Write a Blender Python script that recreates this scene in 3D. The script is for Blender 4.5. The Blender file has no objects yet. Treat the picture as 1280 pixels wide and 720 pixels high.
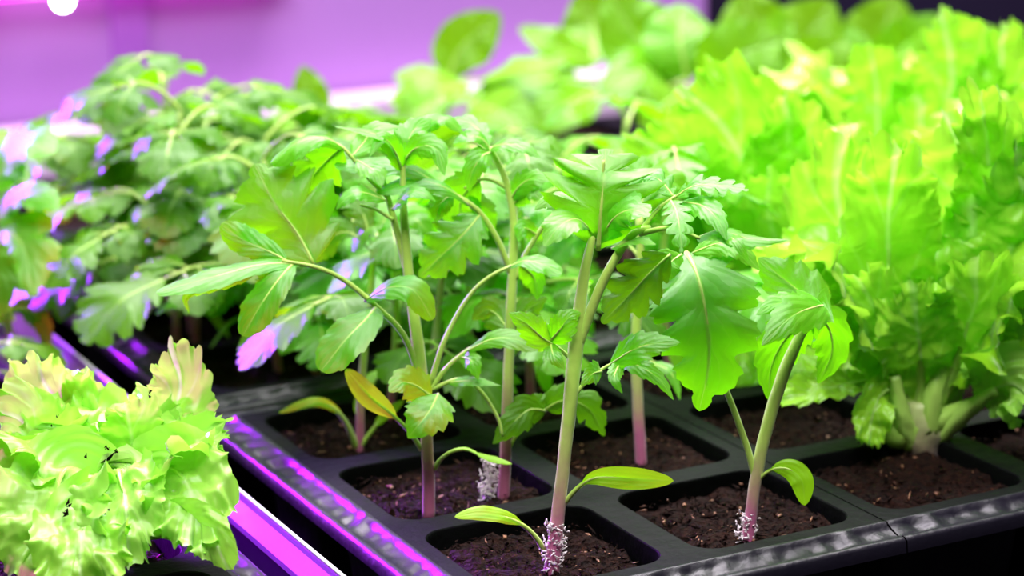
import bpy, bmesh, math, random
import numpy as np
from mathutils import Vector, noise as mnoise
SC = bpy.context.scene
COL = SC.collection
PI = math.pi
V = lambda *a: np.array(a, float)
def nrm(v):
    v = np.asarray(v, float); return v/(np.linalg.norm(v)+1e-12)

# ------------------------------------------------------------------ camera
CP = V(-0.19245, -0.39041, 0.18071)
YAW, PITCH, ROLL, FPX = 0.47055, 0.25296, -0.01882, 2800.0
def cam_axes():
    cy, sy, cp, sp = math.cos(YAW), math.sin(YAW), math.cos(PITCH), math.sin(PITCH)
    f = V(sy*cp, cy*cp, -sp); r = V(cy, -sy, 0); u = np.cross(r, f)
    cr, sr = math.cos(ROLL), math.sin(ROLL)
    return f, cr*r+sr*u, -sr*r+cr*u
CF, CR, CU = cam_axes()
def ray(px, py): return CF + CR*((px-640)/FPX) + CU*((360-py)/FPX)
def at(px, py, dep): return CP + ray(px, py)*dep
def ground(px, py, z=0.0):
    d = ray(px, py); return CP + d*((z-CP[2])/d[2])
def depth(p): return float((np.asarray(p)-CP) @ CF)
TOCAM = nrm(-V(CF[0], CF[1], 0))
UP = V(0, 0, 1)

cam = bpy.data.cameras.new('camera'); camo = bpy.data.objects.new('camera', cam); COL.objects.link(camo)
from mathutils import Matrix
M = Matrix(((CR[0], CU[0], -CF[0], CP[0]), (CR[1], CU[1], -CF[1], CP[1]), (CR[2], CU[2], -CF[2], CP[2]), (0, 0, 0, 1)))
camo.matrix_world = M
cam.sensor_width = 36; cam.lens = 36*FPX/1280
cam.clip_start = 0.01; cam.clip_end = 20
cam.dof.use_dof = True; cam.dof.focus_distance = 0.495; cam.dof.aperture_fstop = 12.5
SC.camera = camo

# ------------------------------------------------------------------ materials
def newmat(name):
    m = bpy.data.materials.new(name); m.use_nodes = True
    nt = m.node_tree; nt.nodes.clear()
    return m, nt, nt.nodes, nt.links
def N(ns, t, **k):
    n = ns.new(t)
    for a, b in k.items():
        if a.startswith('i_'):
            n.inputs[a[2:].replace('_', ' ')].default_value = b
        else: setattr(n, a, b)
    return n
def math_(ns, lk, op, a, b=None, c=None, clamp=False):
    n = ns.new('ShaderNodeMath'); n.operation = op; n.use_clamp = clamp
    for i, x in enumerate((a, b, c)):
        if x is None: continue
        if isinstance(x, (int, float)): n.inputs[i].default_value = x
        else: lk.new(x, n.inputs[i])
    return n.outputs[0]
def mixc(ns, lk, f, a, b):
    n = ns.new('ShaderNodeMix'); n.data_type = 'RGBA'
    for s, x in ((0, f), (6, a), (7, b)):
        if isinstance(x, (int, float)): n.inputs[s].default_value = x
        elif isinstance(x, tuple): n.inputs[s].default_value = (*x, 1)
        else: lk.new(x, n.inputs[s])
    return n.outputs[2]

def leaf_mat(name, c1, c2, vein, trans, rough=.42, tw=.5, veink=7, sweep=2.2, vs=.35, spec=.5, bump=.4, crinkle=0., sheen=0.):
    m, nt, ns, lk = newmat(name)
    uv = N(ns, 'ShaderNodeUVMap'); sep = ns.new('ShaderNodeSeparateXYZ'); lk.new(uv.outputs[0], sep.inputs[0])
    u, v = sep.outputs[0], sep.outputs[1]
    s = math_(ns, lk, 'ABSOLUTE', math_(ns, lk, 'MULTIPLY_ADD', u, 2.0, -1.0))
    mid = math_(ns, lk, 'SUBTRACT', 1.0, math_(ns, lk, 'DIVIDE', s, .07), clamp=True)
    ph = math_(ns, lk, 'MULTIPLY_ADD', v, float(veink), math_(ns, lk, 'MULTIPLY', s, -float(sweep)))
    fr = math_(ns, lk, 'FRACT', ph)
    dist = math_(ns, lk, 'ABSOLUTE', math_(ns, lk, 'SUBTRACT', fr, .5))   # .5 at the vein
    sv = math_(ns, lk, 'MULTIPLY', math_(ns, lk, 'SUBTRACT', dist, .43), 14.0, clamp=True)
    sv = math_(ns, lk, 'MULTIPLY', sv, math_(ns, lk, 'SUBTRACT', 1.15, s, clamp=True))
    vm = math_(ns, lk, 'MAXIMUM', mid, math_(ns, lk, 'MULTIPLY', sv, vs*1.6), clamp=True)
    tc = ns.new('ShaderNodeTexCoord')
    no = N(ns, 'ShaderNodeTexNoise', i_Scale=90.0, i_Detail=3.0); lk.new(tc.outputs['Object'], no.inputs['Vector'])
    oi = ns.new('ShaderNodeObjectInfo')
    f = math_(ns, lk, 'MULTIPLY_ADD', no.outputs[0], .9, math_(ns, lk, 'MULTIPLY_ADD', oi.outputs['Random'], .7, -.35), clamp=True)
    base = mixc(ns, lk, f, c1, c2)
    col = mixc(ns, lk, math_(ns, lk, 'MULTIPLY', vm, .8), base, vein)
    # puffed blade between the veins, fine grain
    puff = math_(ns, lk, 'MULTIPLY', dist, -1.2)
    hgt = math_(ns, lk, 'ADD', math_(ns, lk, 'MULTIPLY', puff, math_(ns, lk, 'SUBTRACT', 1.0, mid)), math_(ns, lk, 'MULTIPLY', mid, -.9))
    vo = N(ns, 'ShaderNodeTexVoronoi', i_Scale=420.0 if not crinkle else 190.0, feature='SMOOTH_F1'); lk.new(tc.outputs['Object'], vo.inputs['Vector'])
    hgt = math_(ns, lk, 'ADD', hgt, math_(ns, lk, 'MULTIPLY', vo.outputs[0], -(.5+crinkle)))
    bp = N(ns, 'ShaderNodeBump', i_Strength=bump, i_Distance=.0012); lk.new(hgt, bp.inputs['Height'])
    pr = N(ns, 'ShaderNodeBsdfPrincipled', i_Roughness=rough)
    pr.inputs['Specular IOR Level'].default_value = spec
    if sheen:
        pr.inputs['Sheen Weight'].default_value = sheen; pr.inputs['Sheen Roughness'].default_value = .4
    lk.new(col, pr.inputs['Base Color']); lk.new(bp.outputs[0], pr.inputs['Normal'])
    tr = ns.new('ShaderNodeBsdfTranslucent'); lk.new(bp.outputs[0], tr.inputs['Normal'])
    tcol = mixc(ns, lk, math_(ns, lk, 'MULTIPLY', vm, .5), mixc(ns, lk, math_(ns, lk, 'MULTIPLY', f, .5), trans, c2), vein)
    lk.new(tcol, tr.inputs['Color'])
    mx = N(ns, 'ShaderNodeMixShader'); mx.inputs[0].default_value = tw
    lk.new(pr.outputs[0], mx.inputs[1]); lk.new(tr.outputs[0], mx.inputs[2])
    out = ns.new('ShaderNodeOutputMaterial'); lk.new(mx.outputs[0], out.inputs[0])
    return m

def simple(name, col, rough=.5, metal=0., spec=.5, emit=None, es=1., noise=None, bump=0., nscale=60., col2=None, coat=0.):
    m, nt, ns, lk = newmat(name)
    pr = N(ns, 'ShaderNodeBsdfPrincipled', i_Roughness=rough, i_Metallic=metal)
    pr.inputs['Specular IOR Level'].default_value = spec
    pr.inputs['Base Color'].default_value = (*col, 1)
    pr.inputs['Coat Weight'].default_value = coat
    tc = ns.new('ShaderNodeTexCoord')
    no = N(ns, 'ShaderNodeTexNoise', i_Scale=nscale, i_Detail=5.0); lk.new(tc.outputs['Object'], no.inputs['Vector'])
    if col2:
        f = math_(ns, lk, 'MULTIPLY_ADD', no.outputs[0], 3.0, -1.0, clamp=True)
        lk.new(mixc(ns, lk, f, col, col2), pr.inputs['Base Color'])
    if bump:
        bp = N(ns, 'ShaderNodeBump', i_Strength=bump, i_Distance=.001); lk.new(no.outputs[0], bp.inputs['Height']); lk.new(bp.outputs[0], pr.inputs['Normal'])
    if emit:
        pr.inputs['Emission Color'].default_value = (*emit, 1); pr.inputs['Emission Strength'].default_value = es
    out = ns.new('ShaderNodeOutputMaterial'); lk.new(pr.outputs[0], out.inputs[0])
    return m

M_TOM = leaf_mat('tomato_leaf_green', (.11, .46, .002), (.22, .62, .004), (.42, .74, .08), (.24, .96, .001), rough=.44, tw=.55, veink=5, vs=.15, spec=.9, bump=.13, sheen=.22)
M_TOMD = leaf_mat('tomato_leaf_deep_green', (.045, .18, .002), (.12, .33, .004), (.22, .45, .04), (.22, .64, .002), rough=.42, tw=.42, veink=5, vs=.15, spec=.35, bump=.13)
M_COT = leaf_mat('seed_leaf_green', (.26, .60, .006), (.34, .70, .012), (.38, .74, .04), (.42, .9, .006), rough=.4, tw=.4, veink=0, vs=0, spec=.35, bump=.1)
M_HERB = leaf_mat('broad_leaf_green', (.15, .48, .002), (.26, .62, .005), (.45, .75, .15), (.34, .86, .002), rough=.40, tw=.46, veink=8, spec=.5, bump=.3, sheen=.10)
M_LET = leaf_mat('lettuce_leaf_green', (.30, .68, .008), (.44, .82, .06), (.66, .92, .34), (.38, .90, .03), rough=.36, tw=.40, veink=3, vs=.22, sweep=1.2, spec=.6, bump=.35, crinkle=.5, sheen=.18)
M_LETD = leaf_mat('lettuce_leaf_pale_green', (.28, .66, .03), (.46, .84, .14), (.66, .9, .36), (.40, .90, .05), rough=.38, tw=.38, veink=3, vs=.22, sweep=1.2, spec=.55, bump=.3, crinkle=.4, sheen=.18)
M_RIB = leaf_mat('lettuce_rib', (.50, .78, .16), (.42, .70, .10), (.6, .85, .3), (.5, .85, .12), rough=.35, tw=.12, veink=0, vs=0, spec=.5, bump=.2)
def stem_mat(name, low, high, z0, z1):
    m, nt, ns, lk = newmat(name)
    tc = ns.new('ShaderNodeTexCoord'); sep = ns.new('ShaderNodeSeparateXYZ')
    uv = N(ns, 'ShaderNodeUVMap'); lk.new(uv.outputs[0], sep.inputs[0])
    no = N(ns, 'ShaderNodeTexNoise', i_Scale=260.0, i_Detail=3.0); lk.new(tc.outputs['Object'], no.inputs['Vector'])
    f = math_(ns, lk, 'DIVIDE', math_(ns, lk, 'SUBTRACT', math_(ns, lk, 'MULTIPLY_ADD', no.outputs[0], .18, sep.outputs[1]), z0), z1-z0, clamp=True)
    pr = N(ns, 'ShaderNodeBsdfPrincipled', i_Roughness=.45)
    pr.inputs['Sheen Weight'].default_value = .3
    pr.inputs['Subsurface Weight'].default_value = .0
    lk.new(mixc(ns, lk, f, low, high), pr.inputs['Base Color'])
    bp = N(ns, 'ShaderNodeBump', i_Strength=.4, i_Distance=.0006); lk.new(no.outputs[0], bp.inputs['Height']); lk.new(bp.outputs[0], pr.inputs['Normal'])
    out = ns.new('ShaderNodeOutputMaterial'); lk.new(pr.outputs[0], out.inputs[0])
    return m
M_STEM = stem_mat('seedling_stem', (.42, .10, .22), (.42, .62, .09), .22, .55)
M_WOOD = stem_mat('woody_stem', (.45, .28, .34), (.5, .42, .36), .2, .9)
M_STEML = stem_mat('lettuce_stem', (.16, .05, .08), (.50, .58, .22), .2, .95)
M_PLASTIC = simple('black_tray_plastic', (.003, .0035, .0035), .55, spec=.07, nscale=350, bump=.35)
M_FLANGE = simple('crinkled_black_plastic', (.006, .005, .010), .38, spec=.34, nscale=240, bump=.35)
M_ROOT = simple('white_root_hairs', (.8, .7, .74), .5, nscale=300)
M_RAIL = simple('magenta_lit_rail', (.15, .045, .21), .35, metal=.0, spec=.5, nscale=90, bump=.1, coat=.5)  # violet base colour carries the magenta light falling on the rail
M_EDGE = simple('white_rail_glint', (.85, .8, .88), .25, spec=.8, nscale=60)  # highlight on the rail's corner, painted as a white strip
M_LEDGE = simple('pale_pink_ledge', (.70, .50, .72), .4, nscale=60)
M_RAILD = simple('shaded_rail_side', (.008, .006, .02), .4, nscale=90, bump=.1)  # shade on the rail's left side put into a near-black colour
def soil_mat():
    m, nt, ns, lk = newmat('potting_soil')
    tc = ns.new('ShaderNodeTexCoord')
    n1 = N(ns, 'ShaderNodeTexNoise', i_Scale=520.0, i_Detail=6.0, i_Roughness=.7); lk.new(tc.outputs['Object'], n1.inputs['Vector'])
    n2 = N(ns, 'ShaderNodeTexVoronoi', i_Scale=700.0); lk.new(tc.outputs['Object'], n2.inputs['Vector'])
    cr = ns.new('ShaderNodeValToRGB'); lk.new(n1.outputs[0], cr.inputs[0])
    e = cr.color_ramp; e.elements[0].position = .35; e.elements[0].color = (.0025, .0010, .0008, 1)
    e.elements[1].position = .62; e.elements[1].color = (.020, .006, .003, 1)
    k = e.elements.new(.74); k.color = (.09, .03, .014, 1)
    pr = N(ns, 'ShaderNodeBsdfPrincipled', i_Roughness=.95); pr.inputs['Specular IOR Level'].default_value = .12; lk.new(cr.outputs[0], pr.inputs['Base Color'])
    h = math_(ns, lk, 'ADD', n1.outputs[0], n2.outputs[0])
    bp = N(ns, 'ShaderNodeBump', i_Strength=1.0, i_Distance=.0015); lk.new(h, bp.inputs['Height']); lk.new(bp.outputs[0], pr.inputs['Normal'])
    out = ns.new('ShaderNodeOutputMaterial'); lk.new(pr.outputs[0], out.inputs[0])
    return m
M_SOIL = soil_mat()
M_CHIP = simple('bark_chips', (.045, .014, .007), .65, nscale=400, col2=(.34, .15, .07), bump=.6)

# ------------------------------------------------------------------ mesh builder
class MB:
    def __init__(s): s.v = []; s.f = []; s.uv = []; s.m = []; s.n = 0
    def add(s, verts, faces, uvs, mi=0):
        verts = np.asarray(verts, float).reshape(-1, 3)
        s.v.append(verts); b = s.n; s.n += len(verts)
        for f in faces: s.f.append([i+b for i in f]); s.m.append(mi)
        s.uv.append(np.asarray(uvs, float).reshape(-1, 2))
    def build(s, name, mats, parent=None, origin=None, smooth=True):
        me = bpy.data.meshes.new(name)
        vv = np.concatenate(s.v)
        if origin is not None: vv = vv-np.asarray(origin)
        me.from_pydata(vv.tolist(), [], s.f)
        uva = np.concatenate(s.uv); ul = me.uv_layers.new(name='UVMap')
        li = np.zeros(len(me.loops), int); me.loops.foreach_get('vertex_index', li)
        ul.data.foreach_set('uv', uva[li].ravel())
        if not isinstance(mats, (list, tuple)): mats = [mats]
        for m in mats: me.materials.append(m)
        me.polygons.foreach_set('material_index', s.m)
        me.polygons.foreach_set('use_smooth', [smooth]*len(s.f))
        me.update()
        o = bpy.data.objects.new(name, me); COL.objects.link(o)
        if parent is not None: o.parent = parent
        elif origin is not None: o.location = tuple(origin)
        return o

def crom(pts, n):
    P = [np.asarray(p, float) for p in pts]
    if len(P) == 2: P = [P[0], P[0]*.5+P[1]*.5, P[1]]
    L = [0.]
    for a, b in zip(P, P[1:]): L.append(L[-1]+np.linalg.norm(b-a)+1e-9)
    P2 = [2*P[0]-P[1]]+P+[2*P[-1]-P[-2]]
    out = []
    for k in range(n):
        s = L[-1]*k/(n-1); i = 0
        while i < len(P)-2 and s > L[i+1]: i += 1
        t = min(1, max(0, (s-L[i])/(L[i+1]-L[i])))
        a, b, c, d = P2[i:i+4]
        out.append(.5*((2*b)+(-a+c)*t+(2*a-5*b+4*c-d)*t*t+(-a+3*b-3*c+d)*t**3))
    return np.array(out)

def tube(mb, pts, radii, n=16, k=8, v0=0., v1=1., mi=0, cap=True, wob=0.):
    C = crom(pts, n); R = np.interp(np.linspace(0, 1, n), np.linspace(0, 1, len(radii)), radii)
    T = np.gradient(C, axis=0); a = None; V_, U_ = [], []
    for i in range(n):
        t = nrm(T[i])
        if a is None: a = nrm(np.cross(t, V(.3, .9, .1)))
        a = nrm(a-(a@t)*t); b = np.cross(t, a)
        for j in range(k):
            an = 2*PI*j/k; r = R[i]*(1+wob*math.sin(3*an+i*1.3))
            V_.append(C[i]+(a*math.cos(an)+b*math.sin(an))*r); U_.append((j/k, v0+(v1-v0)*i/(n-1)))
    F = [[i*k+j, i*k+(j+1) % k, (i+1)*k+(j+1) % k, (i+1)*k+j] for i in range(n-1) for j in range(k)]
    if cap: F.append([(n-1)*k+j for j in range(k)]); F.append([k-1-j for j in range(k)])
    mb.add(V_, F, U_, mi)

def saw(x): return x-math.floor(x)
def hwid(kind, t):
    """half width (0..1) of a leaf outline at t along its midrib"""
    if t <= 0: return 0.02
    if t >= 1: return 0.
    if kind == 'oval': return math.sin(PI*t**.85)**.75
    if kind == 'cot': return (math.sin(PI*min(1, t**.95))**.6)
    if kind == 'blunt':
        return math.sin(PI*min(1, .04+.96*t)**1.1)**.62*(1-.12*saw(-t*7.0))*(.72+.28*t)
    if kind == 'leaflet':       # tomato leaflet, shallow teeth
        f = math.sin(PI*t**.62)**.85
        return f*(1-.22*saw(-t*6.0)**1.0)
    if kind == 'lobed':         # deep lobes with teeth on each
        f = math.sin(PI*t**.66)**.8
        x = saw(t*4.2+.25); dip = math.exp(-((x-.0)/.16)**2)+math.exp(-((x-1.)/.12)**2)
        return f*(1-.42*dip)*(1-.14*saw(-t*15))
    if kind == 'frond':         # very deep narrow lobes
        f = math.sin(PI*t**.7)**.7
        x = saw(t*5.2+.2); dip = .8*math.exp(-((x)/.2)**2)+math.exp(-((x-1.)/.16)**2)
        return f*(1-.74*min(1, dip))*(1-.12*saw(-t*17))
def leaf(mb, pts, n0, w, kind='leaflet', fold=.15, droop=.25, sweep=.55, wave=.06, nt=30, ns=9, seed=0, pet=0., pr=.0004, mi=0, smi=None, twist=0.):
    """midrib through pts; w = half width; pet = leading fraction that is bare petiole"""
    C = crom(pts, nt+1); T = np.gradient(C, axis=0)
    rnd = random.Random(seed); p1, p2 = rnd.random()*6, rnd.random()*6
    V_, U_ = [], []
    n0 = nrm(n0)
    for i in range(nt+1):
        t = nrm(T[i]); tt = i/nt
        nn = nrm(n0-(n0@t)*t); b = np.cross(t, nn)
        if twist:
            a = twist*tt; nn, b = nn*math.cos(a)+b*math.sin(a), b*math.cos(a)-nn*math.sin(a)
        lt = 0 if tt < pet else (tt-pet)/(1-pet)
        h = hwid(kind, lt)*w if tt >= pet else pr
        if i == nt: h = 1e-5
        for j in range(ns):
            s = -1+2*j/(ns-1); a = abs(s); d = h*a
            pos = C[i]+b*(s*h)+t*(sweep*d*a)
            z = fold*d - droop*a*a*h + wave*w*a*math.sin(lt*15+p1+s*2)*(h/w) + .03*w*math.sin(lt*27+p2)*a*(h/w)
            V_.append(pos+nn*z); U_.append((.5+.5*s, lt))
    F = [[i*ns+j, i*ns+j+1, (i+1)*ns+j+1, (i+1)*ns+j] for i in range(nt) for j in range(ns-1)]
    mb.add(V_, F, U_, mi)
    # raised midrib / petiole underneath
    if smi is not None:
        nn = nrm(n0)
        q = [C[k]-nn*pr*.7 for k in np.linspace(0, int(nt*.85), 6).astype(int)]
        tube(mb, q, [pr*1.5, pr*1.3, pr*1.1, pr*.9, pr*.6, pr*.25], n=14, k=6, v0=.9, v1=1., mi=smi)

def compound(mb, pts, n0, scale, seed=0, pairs=2, kind='leaflet', term=1., mats=(0, 1), r0=.0007, lw=.5, drp=.35):
    """petiole along pts with pinnate leaflets, terminal leaflet at the tip. scale = terminal leaflet length"""
    rnd = random.Random(seed); C = crom(pts, 21); T = np.gradient(C, axis=0)
    tube(mb, pts, [r0*1.25, r0, r0*.8, r0*.6], n=18, k=7, v0=.75, v1=1., mi=mats[1])
    e = C[-1]; t = nrm(T[-1])
    down = V(0, 0, -1)
    L = scale*term
    leaf(mb, [e, e+t*L*.5+down*L*.05, e+t*L*.95+down*L*drp*.9], n0, L*lw*rnd.uniform(.9, 1.1), kind, seed=seed+1, mi=mats[0], smi=mats[1], pr=r0*.4, nt=28, ns=9)
    for k in range(pairs):
        ti = int(20*(.62+.33*(pairs-k-1)/max(1, pairs-.0)+.1)) if pairs > 1 else 15
        ti = min(19, ti); p = C[ti]; tg = nrm(T[ti]); nn = nrm(nrm(n0)-(nrm(n0)@tg)*tg); b = np.cross(tg, nn)
        for s in (-1, 1):
            Lk = scale*rnd.uniform(.55, .8)*(1-.12*(pairs-1-k))
            d = nrm(b*s+tg*rnd.uniform(.3, .65)); q = p+tg*rnd.uniform(-.1, .1)*Lk
            leaf(mb, [q, q+d*Lk*.3, q+d*Lk*.65+down*Lk*.04, q+d*Lk*1.05+down*Lk*drp*rnd.uniform(.6, 1.3)], nn+d*.1, Lk*lw*.85, kind if kind != 'lobed' else 'leaflet', seed=seed+7*k+s, mi=mats[0], smi=mats[1], pr=r0*.35, pet=.14, nt=26, ns=7)

# ------------------------------------------------------------------ tagging
def empty(name, loc, label, cat, group=None, kind=None):
    o = bpy.data.objects.new(name, None); COL.objects.link(o); o.location = tuple(loc)
    o.empty_display_size = .01
    o['label'] = label; o['category'] = cat
    if group: o['group'] = group
    if kind: o['kind'] = kind
    return o
def tag(o, label, cat, group=None, kind=None):
    o['label'] = label; o['category'] = cat
    if group: o['group'] = group
    if kind: o['kind'] = kind
    return o

# ------------------------------------------------------------------ seedling trays
PT = .05; HALF = .0039; CH = .044
SOILZ = -.0032
def rrect(x0, y0, x1, y1, r, k=5):
    pts = []
    for cx, cy, a0 in ((x1-r, y1-r, 0), (x0+r, y1-r, 90), (x0+r, y0+r, 180), (x1-r, y0+r, 270)):
        for i in range(k+1):
            a = math.radians(a0+90*i/k); pts.append((cx+r*math.cos(a), cy+r*math.sin(a)))
    return pts
def loop_strip(mb, loops, closed=True, mi=0):
    n = len(loops[0]); V_ = [p for l in loops for p in l]
    F = []
    for a in range(len(loops)-1):
        for j in range(n if closed else n-1):
            j2 = (j+1) % n; F.append([a*n+j, a*n+j2, (a+1)*n+j2, (a+1)*n+j])
    mb.add(V_, F, [(0, 0)]*len(V_), mi)
def deck_mesh(nx, ny, ext):
    """ext = (left, right, front, back) flange flags"""
    mb = MB()
    for i in range(nx):
        for j in range(ny):
            X0, Y0 = i*PT, j*PT; X1, Y1 = X0+PT, Y0+PT; k = 6
            hole = rrect(X0+HALF, Y0+HALF, X1-HALF, Y1-HALF, .0065, k)
            outer = []
            for q, (x, y) in enumerate(hole):
                c = q//(k+1); i2 = q % (k+1)
                cx, cy = ((X1, Y1), (X0, Y1), (X0, Y0), (X1, Y0))[c]
                f = i2/k; rr = .0065+HALF
                # walk along the square round each corner
                dirs = (((0, -1), (-1, 0)), ((1, 0), (0, -1)), ((0, 1), (1, 0)), ((-1, 0), (0, 1)))[c]
                a, b = dirs
                if f <= .5: d = a; g = (1-2*f)*rr
                else: d = b; g = (2*f-1)*rr
                outer.append((cx+d[0]*g, cy+d[1]*g, 0.))
            h0 = [(x, y, 0.) for x, y in hole]
            cx, cy = (X0+X1)/2, (Y0+Y1)/2
            def sh(sc, z): return [(cx+(x-cx)*sc, cy+(y-cy)*sc, z) for x, y in hole]
            loop_strip(mb, [outer, h0, sh(.99, -.0003), sh(.984, -.0012)])
    return mb
def cell_mesh():
    mb = MB(); X = PT; k = 6
    hole = rrect(HALF, HALF, X-HALF, X-HALF, .0065, k); c = PT/2
    def ring(sc, z, grv=0.):
        out = []
        for q, (x, y) in enumerate(hole):
            g = 1-grv*(q % 2)
            out.append((c+(x-c)*sc*g, c+(y-c)*sc*g, z))
        return out
    rings = [ring(.984, -.0012), ring(.97, -.006), ring(.93, -.016, .01), ring(.86, -.03, .015), ring(.80, -.04, .01), ring(.76, -.0435)]
    rin = [[(x, y, z) for x, y, z in r] for r in rings]
    loop_strip(mb, rin)
    n = len(hole); b = ring(.76, -.0435)
    mb.add(b, [list(range(n-1, -1, -1))], [(0, 0)]*n)
    outr = [[(c+(x-c)*1.025, c+(y-c)*1.025, z-.0004) for x, y, z in r] for r in rings]
    loop_strip(mb, [list(reversed(r)) for r in outr])
    return mb
FL_W = .0085
def flange_mesh(nx, ny, ext, seed):
    """crinkled rim with a turned-down lip round the outside of a tray"""
    rnd = random.Random(seed); mb = MB(); W, H = nx*PT, ny*PT
    # profile (outward distance, z)
    prof = [(0, 0), (.0009, .0001), (.0014, -.0006), (.0028, -.0013), (.0045, -.0017), (.0058, -.0021), (.0066, -.0014), (.0076, -.0015), (.0085, -.0021), (.0088, -.0048)]
    sides = []
    if ext[0]: sides.append(((0, H), (0, 0), (-1, 0)))
    if ext[2]: sides.append(((0, 0), (W, 0), (0, -1)))
    if ext[1]: sides.append(((W, 0), (W, H), (1, 0)))
    if ext[3]: sides.append(((W, H), (0, H), (0, 1)))
    for (a, b, nv) in sides:
        L = math.hypot(b[0]-a[0], b[1]-a[1]); n = int(L/.0011)
        rows = [[] for _ in prof]
        ta, tb = ext_at(a, nv, ext, W, H), ext_at(b, nv, ext, W, H)
        for i in range(n+1):
            f = i/n
            for q, (d, z) in enumerate(prof):
                # mitre at the corners where the neighbouring side has a rim too
                x = a[0]+(b[0]-a[0])*f; y = a[1]+(b[1]-a[1])*f
                ex = (-(1-f)*d if ta else 0)+(f*d if tb else 0)
                dx, dy = (b[0]-a[0])/L, (b[1]-a[1])/L
                x += dx*ex+nv[0]*d; y += dy*ex+nv[1]*d
                cz = 0
                if .001 < d < .0062:
                    s = f*L
                    bump = mnoise.noise(Vector((s*230, d*170+seed*3.1, seed)))
                    cz = .0010*bump+.0002*mnoise.noise(Vector((s*1300, d*900, seed+5)))
                rows[q].append((x, y, z+cz))
        loop_strip(mb, [list(reversed(r)) for r in rows], closed=False)
    return mb
def ext_at(p, nv, ext, W, H):
    if nv[0]:
        return ext[2] if p[1] < 1e-6 else ext[3]
    return ext[0] if p[0] < 1e-6 else ext[1]

def soil_mesh(nx, ny, seed, dens, ox, oy):
    rnd = random.Random(seed); mb = MB(); g = 30 if dens > 100 else 14
    for i in range(nx):
        for j in range(ny):
            X0, Y0 = i*PT+.0048, j*PT+.0048; S = PT-.0096; c0x, c0y = X0+S/2, Y0+S/2
            V_ = []; tilt = rnd.uniform(-.001, .001)
            for a in range(g+1):
                for b in range(g+1):
                    u, v = -1+2*a/g, -1+2*b/g
                    # squircle map keeps the corners round
                    x = c0x+S/2*u*math.sqrt(1-.18*v*v*u*u); y = c0y+S/2*v*math.sqrt(1-.18*u*u*v*v)
                    z = SOILZ+tilt*u+.0018*mnoise.noise(Vector(((x+ox)*160, (y+oy)*160, seed)))+.0014*mnoise.noise(Vector(((x+ox)*430, (y+oy)*520, seed+2)))-.0012*max(abs(u), abs(v))**6
                    V_.append((x, y, z))
            F = [[a*(g+1)+b, (a+1)*(g+1)+b, (a+1)*(g+1)+b+1, a*(g+1)+b+1] for a in range(g) for b in range(g)]
            mb.add(V_, F, [(0, 0)]*len(V_))
            for q in range(dens):
                u, v = rnd.uniform(-.93, .93), rnd.uniform(-.93, .93)
                if abs(u)+abs(v) > 1.7: continue
                p = V(c0x+S/2*u, c0y+S/2*v, SOILZ+rnd.uniform(-.0002, .0009))
                r = rnd.choice((.0004, .0005, .0006, .0008, .0011))*rnd.uniform(.7, 1.2)
                ax = [nrm([rnd.gauss(0, 1), rnd.gauss(0, 1), rnd.gauss(0, .5)]) for _ in range(3)]
                el = rnd.choice((1., 1., 1.6, 2.6))
                pts = []
                for sgn in (1, -1):
                    for kx in range(3): pts.append(p+ax[kx]*sgn*r*rnd.uniform(.5, 1.)*(el if kx == 0 else .7))
                mi = 1 if rnd.random() < .13 else 0
                o6 = [[0, 1, 2], [1, 3, 2], [3, 4, 2], [4, 0, 2], [1, 0, 5], [3, 1, 5], [4, 3, 5], [0, 4, 5]]
                mb.add(pts, o6, [(0, 0)]*6, mi)
    return mb

CELL_ME = {}
TRAYS = []
def tray(ox, oy, ext, label, slabel, seed, nx=2, ny=3, dens=30, rot=0.):
    t = empty('seedling_tray', (ox, oy, -.0445), label, 'seedling tray', 'black six-cell seedling trays on the shelf')
    t.rotation_euler = (0, 0, rot)
    d = deck_mesh(nx, ny, ext).build('tray_deck', M_PLASTIC, t, origin=(0, 0, -.0445), smooth=False)
    for e in ([ext] if ext[0] or ext[1] else [(0, 0, 1, 0), (0, 0, 0, 1)]):
        flange_mesh(nx, ny, e, seed).build('tray_rim', M_FLANGE, t, origin=(0, 0, -.0445))
    for i in range(nx):
        for j in range(ny):
            if 'm' not in CELL_ME:
                c = cell_mesh().build('planting_cell', M_PLASTIC, t, origin=(0, 0, -.0445)); CELL_ME['m'] = c.data
            else:
                c = bpy.data.objects.new('planting_cell', CELL_ME['m']); COL.objects.link(c); c.parent = t
            c.location = (i*PT, j*PT, 0)
    s = soil_mesh(nx, ny, seed, dens, ox, oy).build('potting_soil', [M_SOIL, M_CHIP], origin=(0, 0, 0), smooth=True)
    s.location = (ox, oy, 0); s.rotation_euler = (0, 0, rot)
    tag(s, slabel, 'soil', kind='stuff')
    return t

tray(0, 0, (1, 0, 1, 1), 'black seedling tray nearest the camera with crinkled purple-lit rim, under the tall tomato seedlings', 'dark crumbly potting soil in the tray nearest the camera', 1, dens=520)
tray(.1004, 0, (0, 0, 1, 1), 'black seedling tray at the right holding the big frilly lettuce, next to the nearest tray', 'dark potting soil round the foot of the big right-hand lettuce', 2, dens=420)
tray(0, .170, (1, 0, 1, 1), 'black seedling tray behind the nearest one, its left edge glowing magenta', 'dark purple-lit potting soil behind the nearest tray', 3, dens=120)
tray(.1004, .170, (0, 0, 1, 1), 'black seedling tray behind the pale middle lettuce, mostly hidden by foliage', 'dark potting soil glimpsed below the crowded middle seedlings', 4, dens=60)
tray(.2008, .170, (0, 1, 1, 1), 'black seedling tray behind the right-hand lettuces, almost hidden', 'potting soil under the rear right-hand lettuces', 5)
tray(0, .340, (1, 0, 1, 1), 'black seedling tray far back on the left by the purple wall', 'potting soil in the far left tray by the purple wall', 6)
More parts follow.
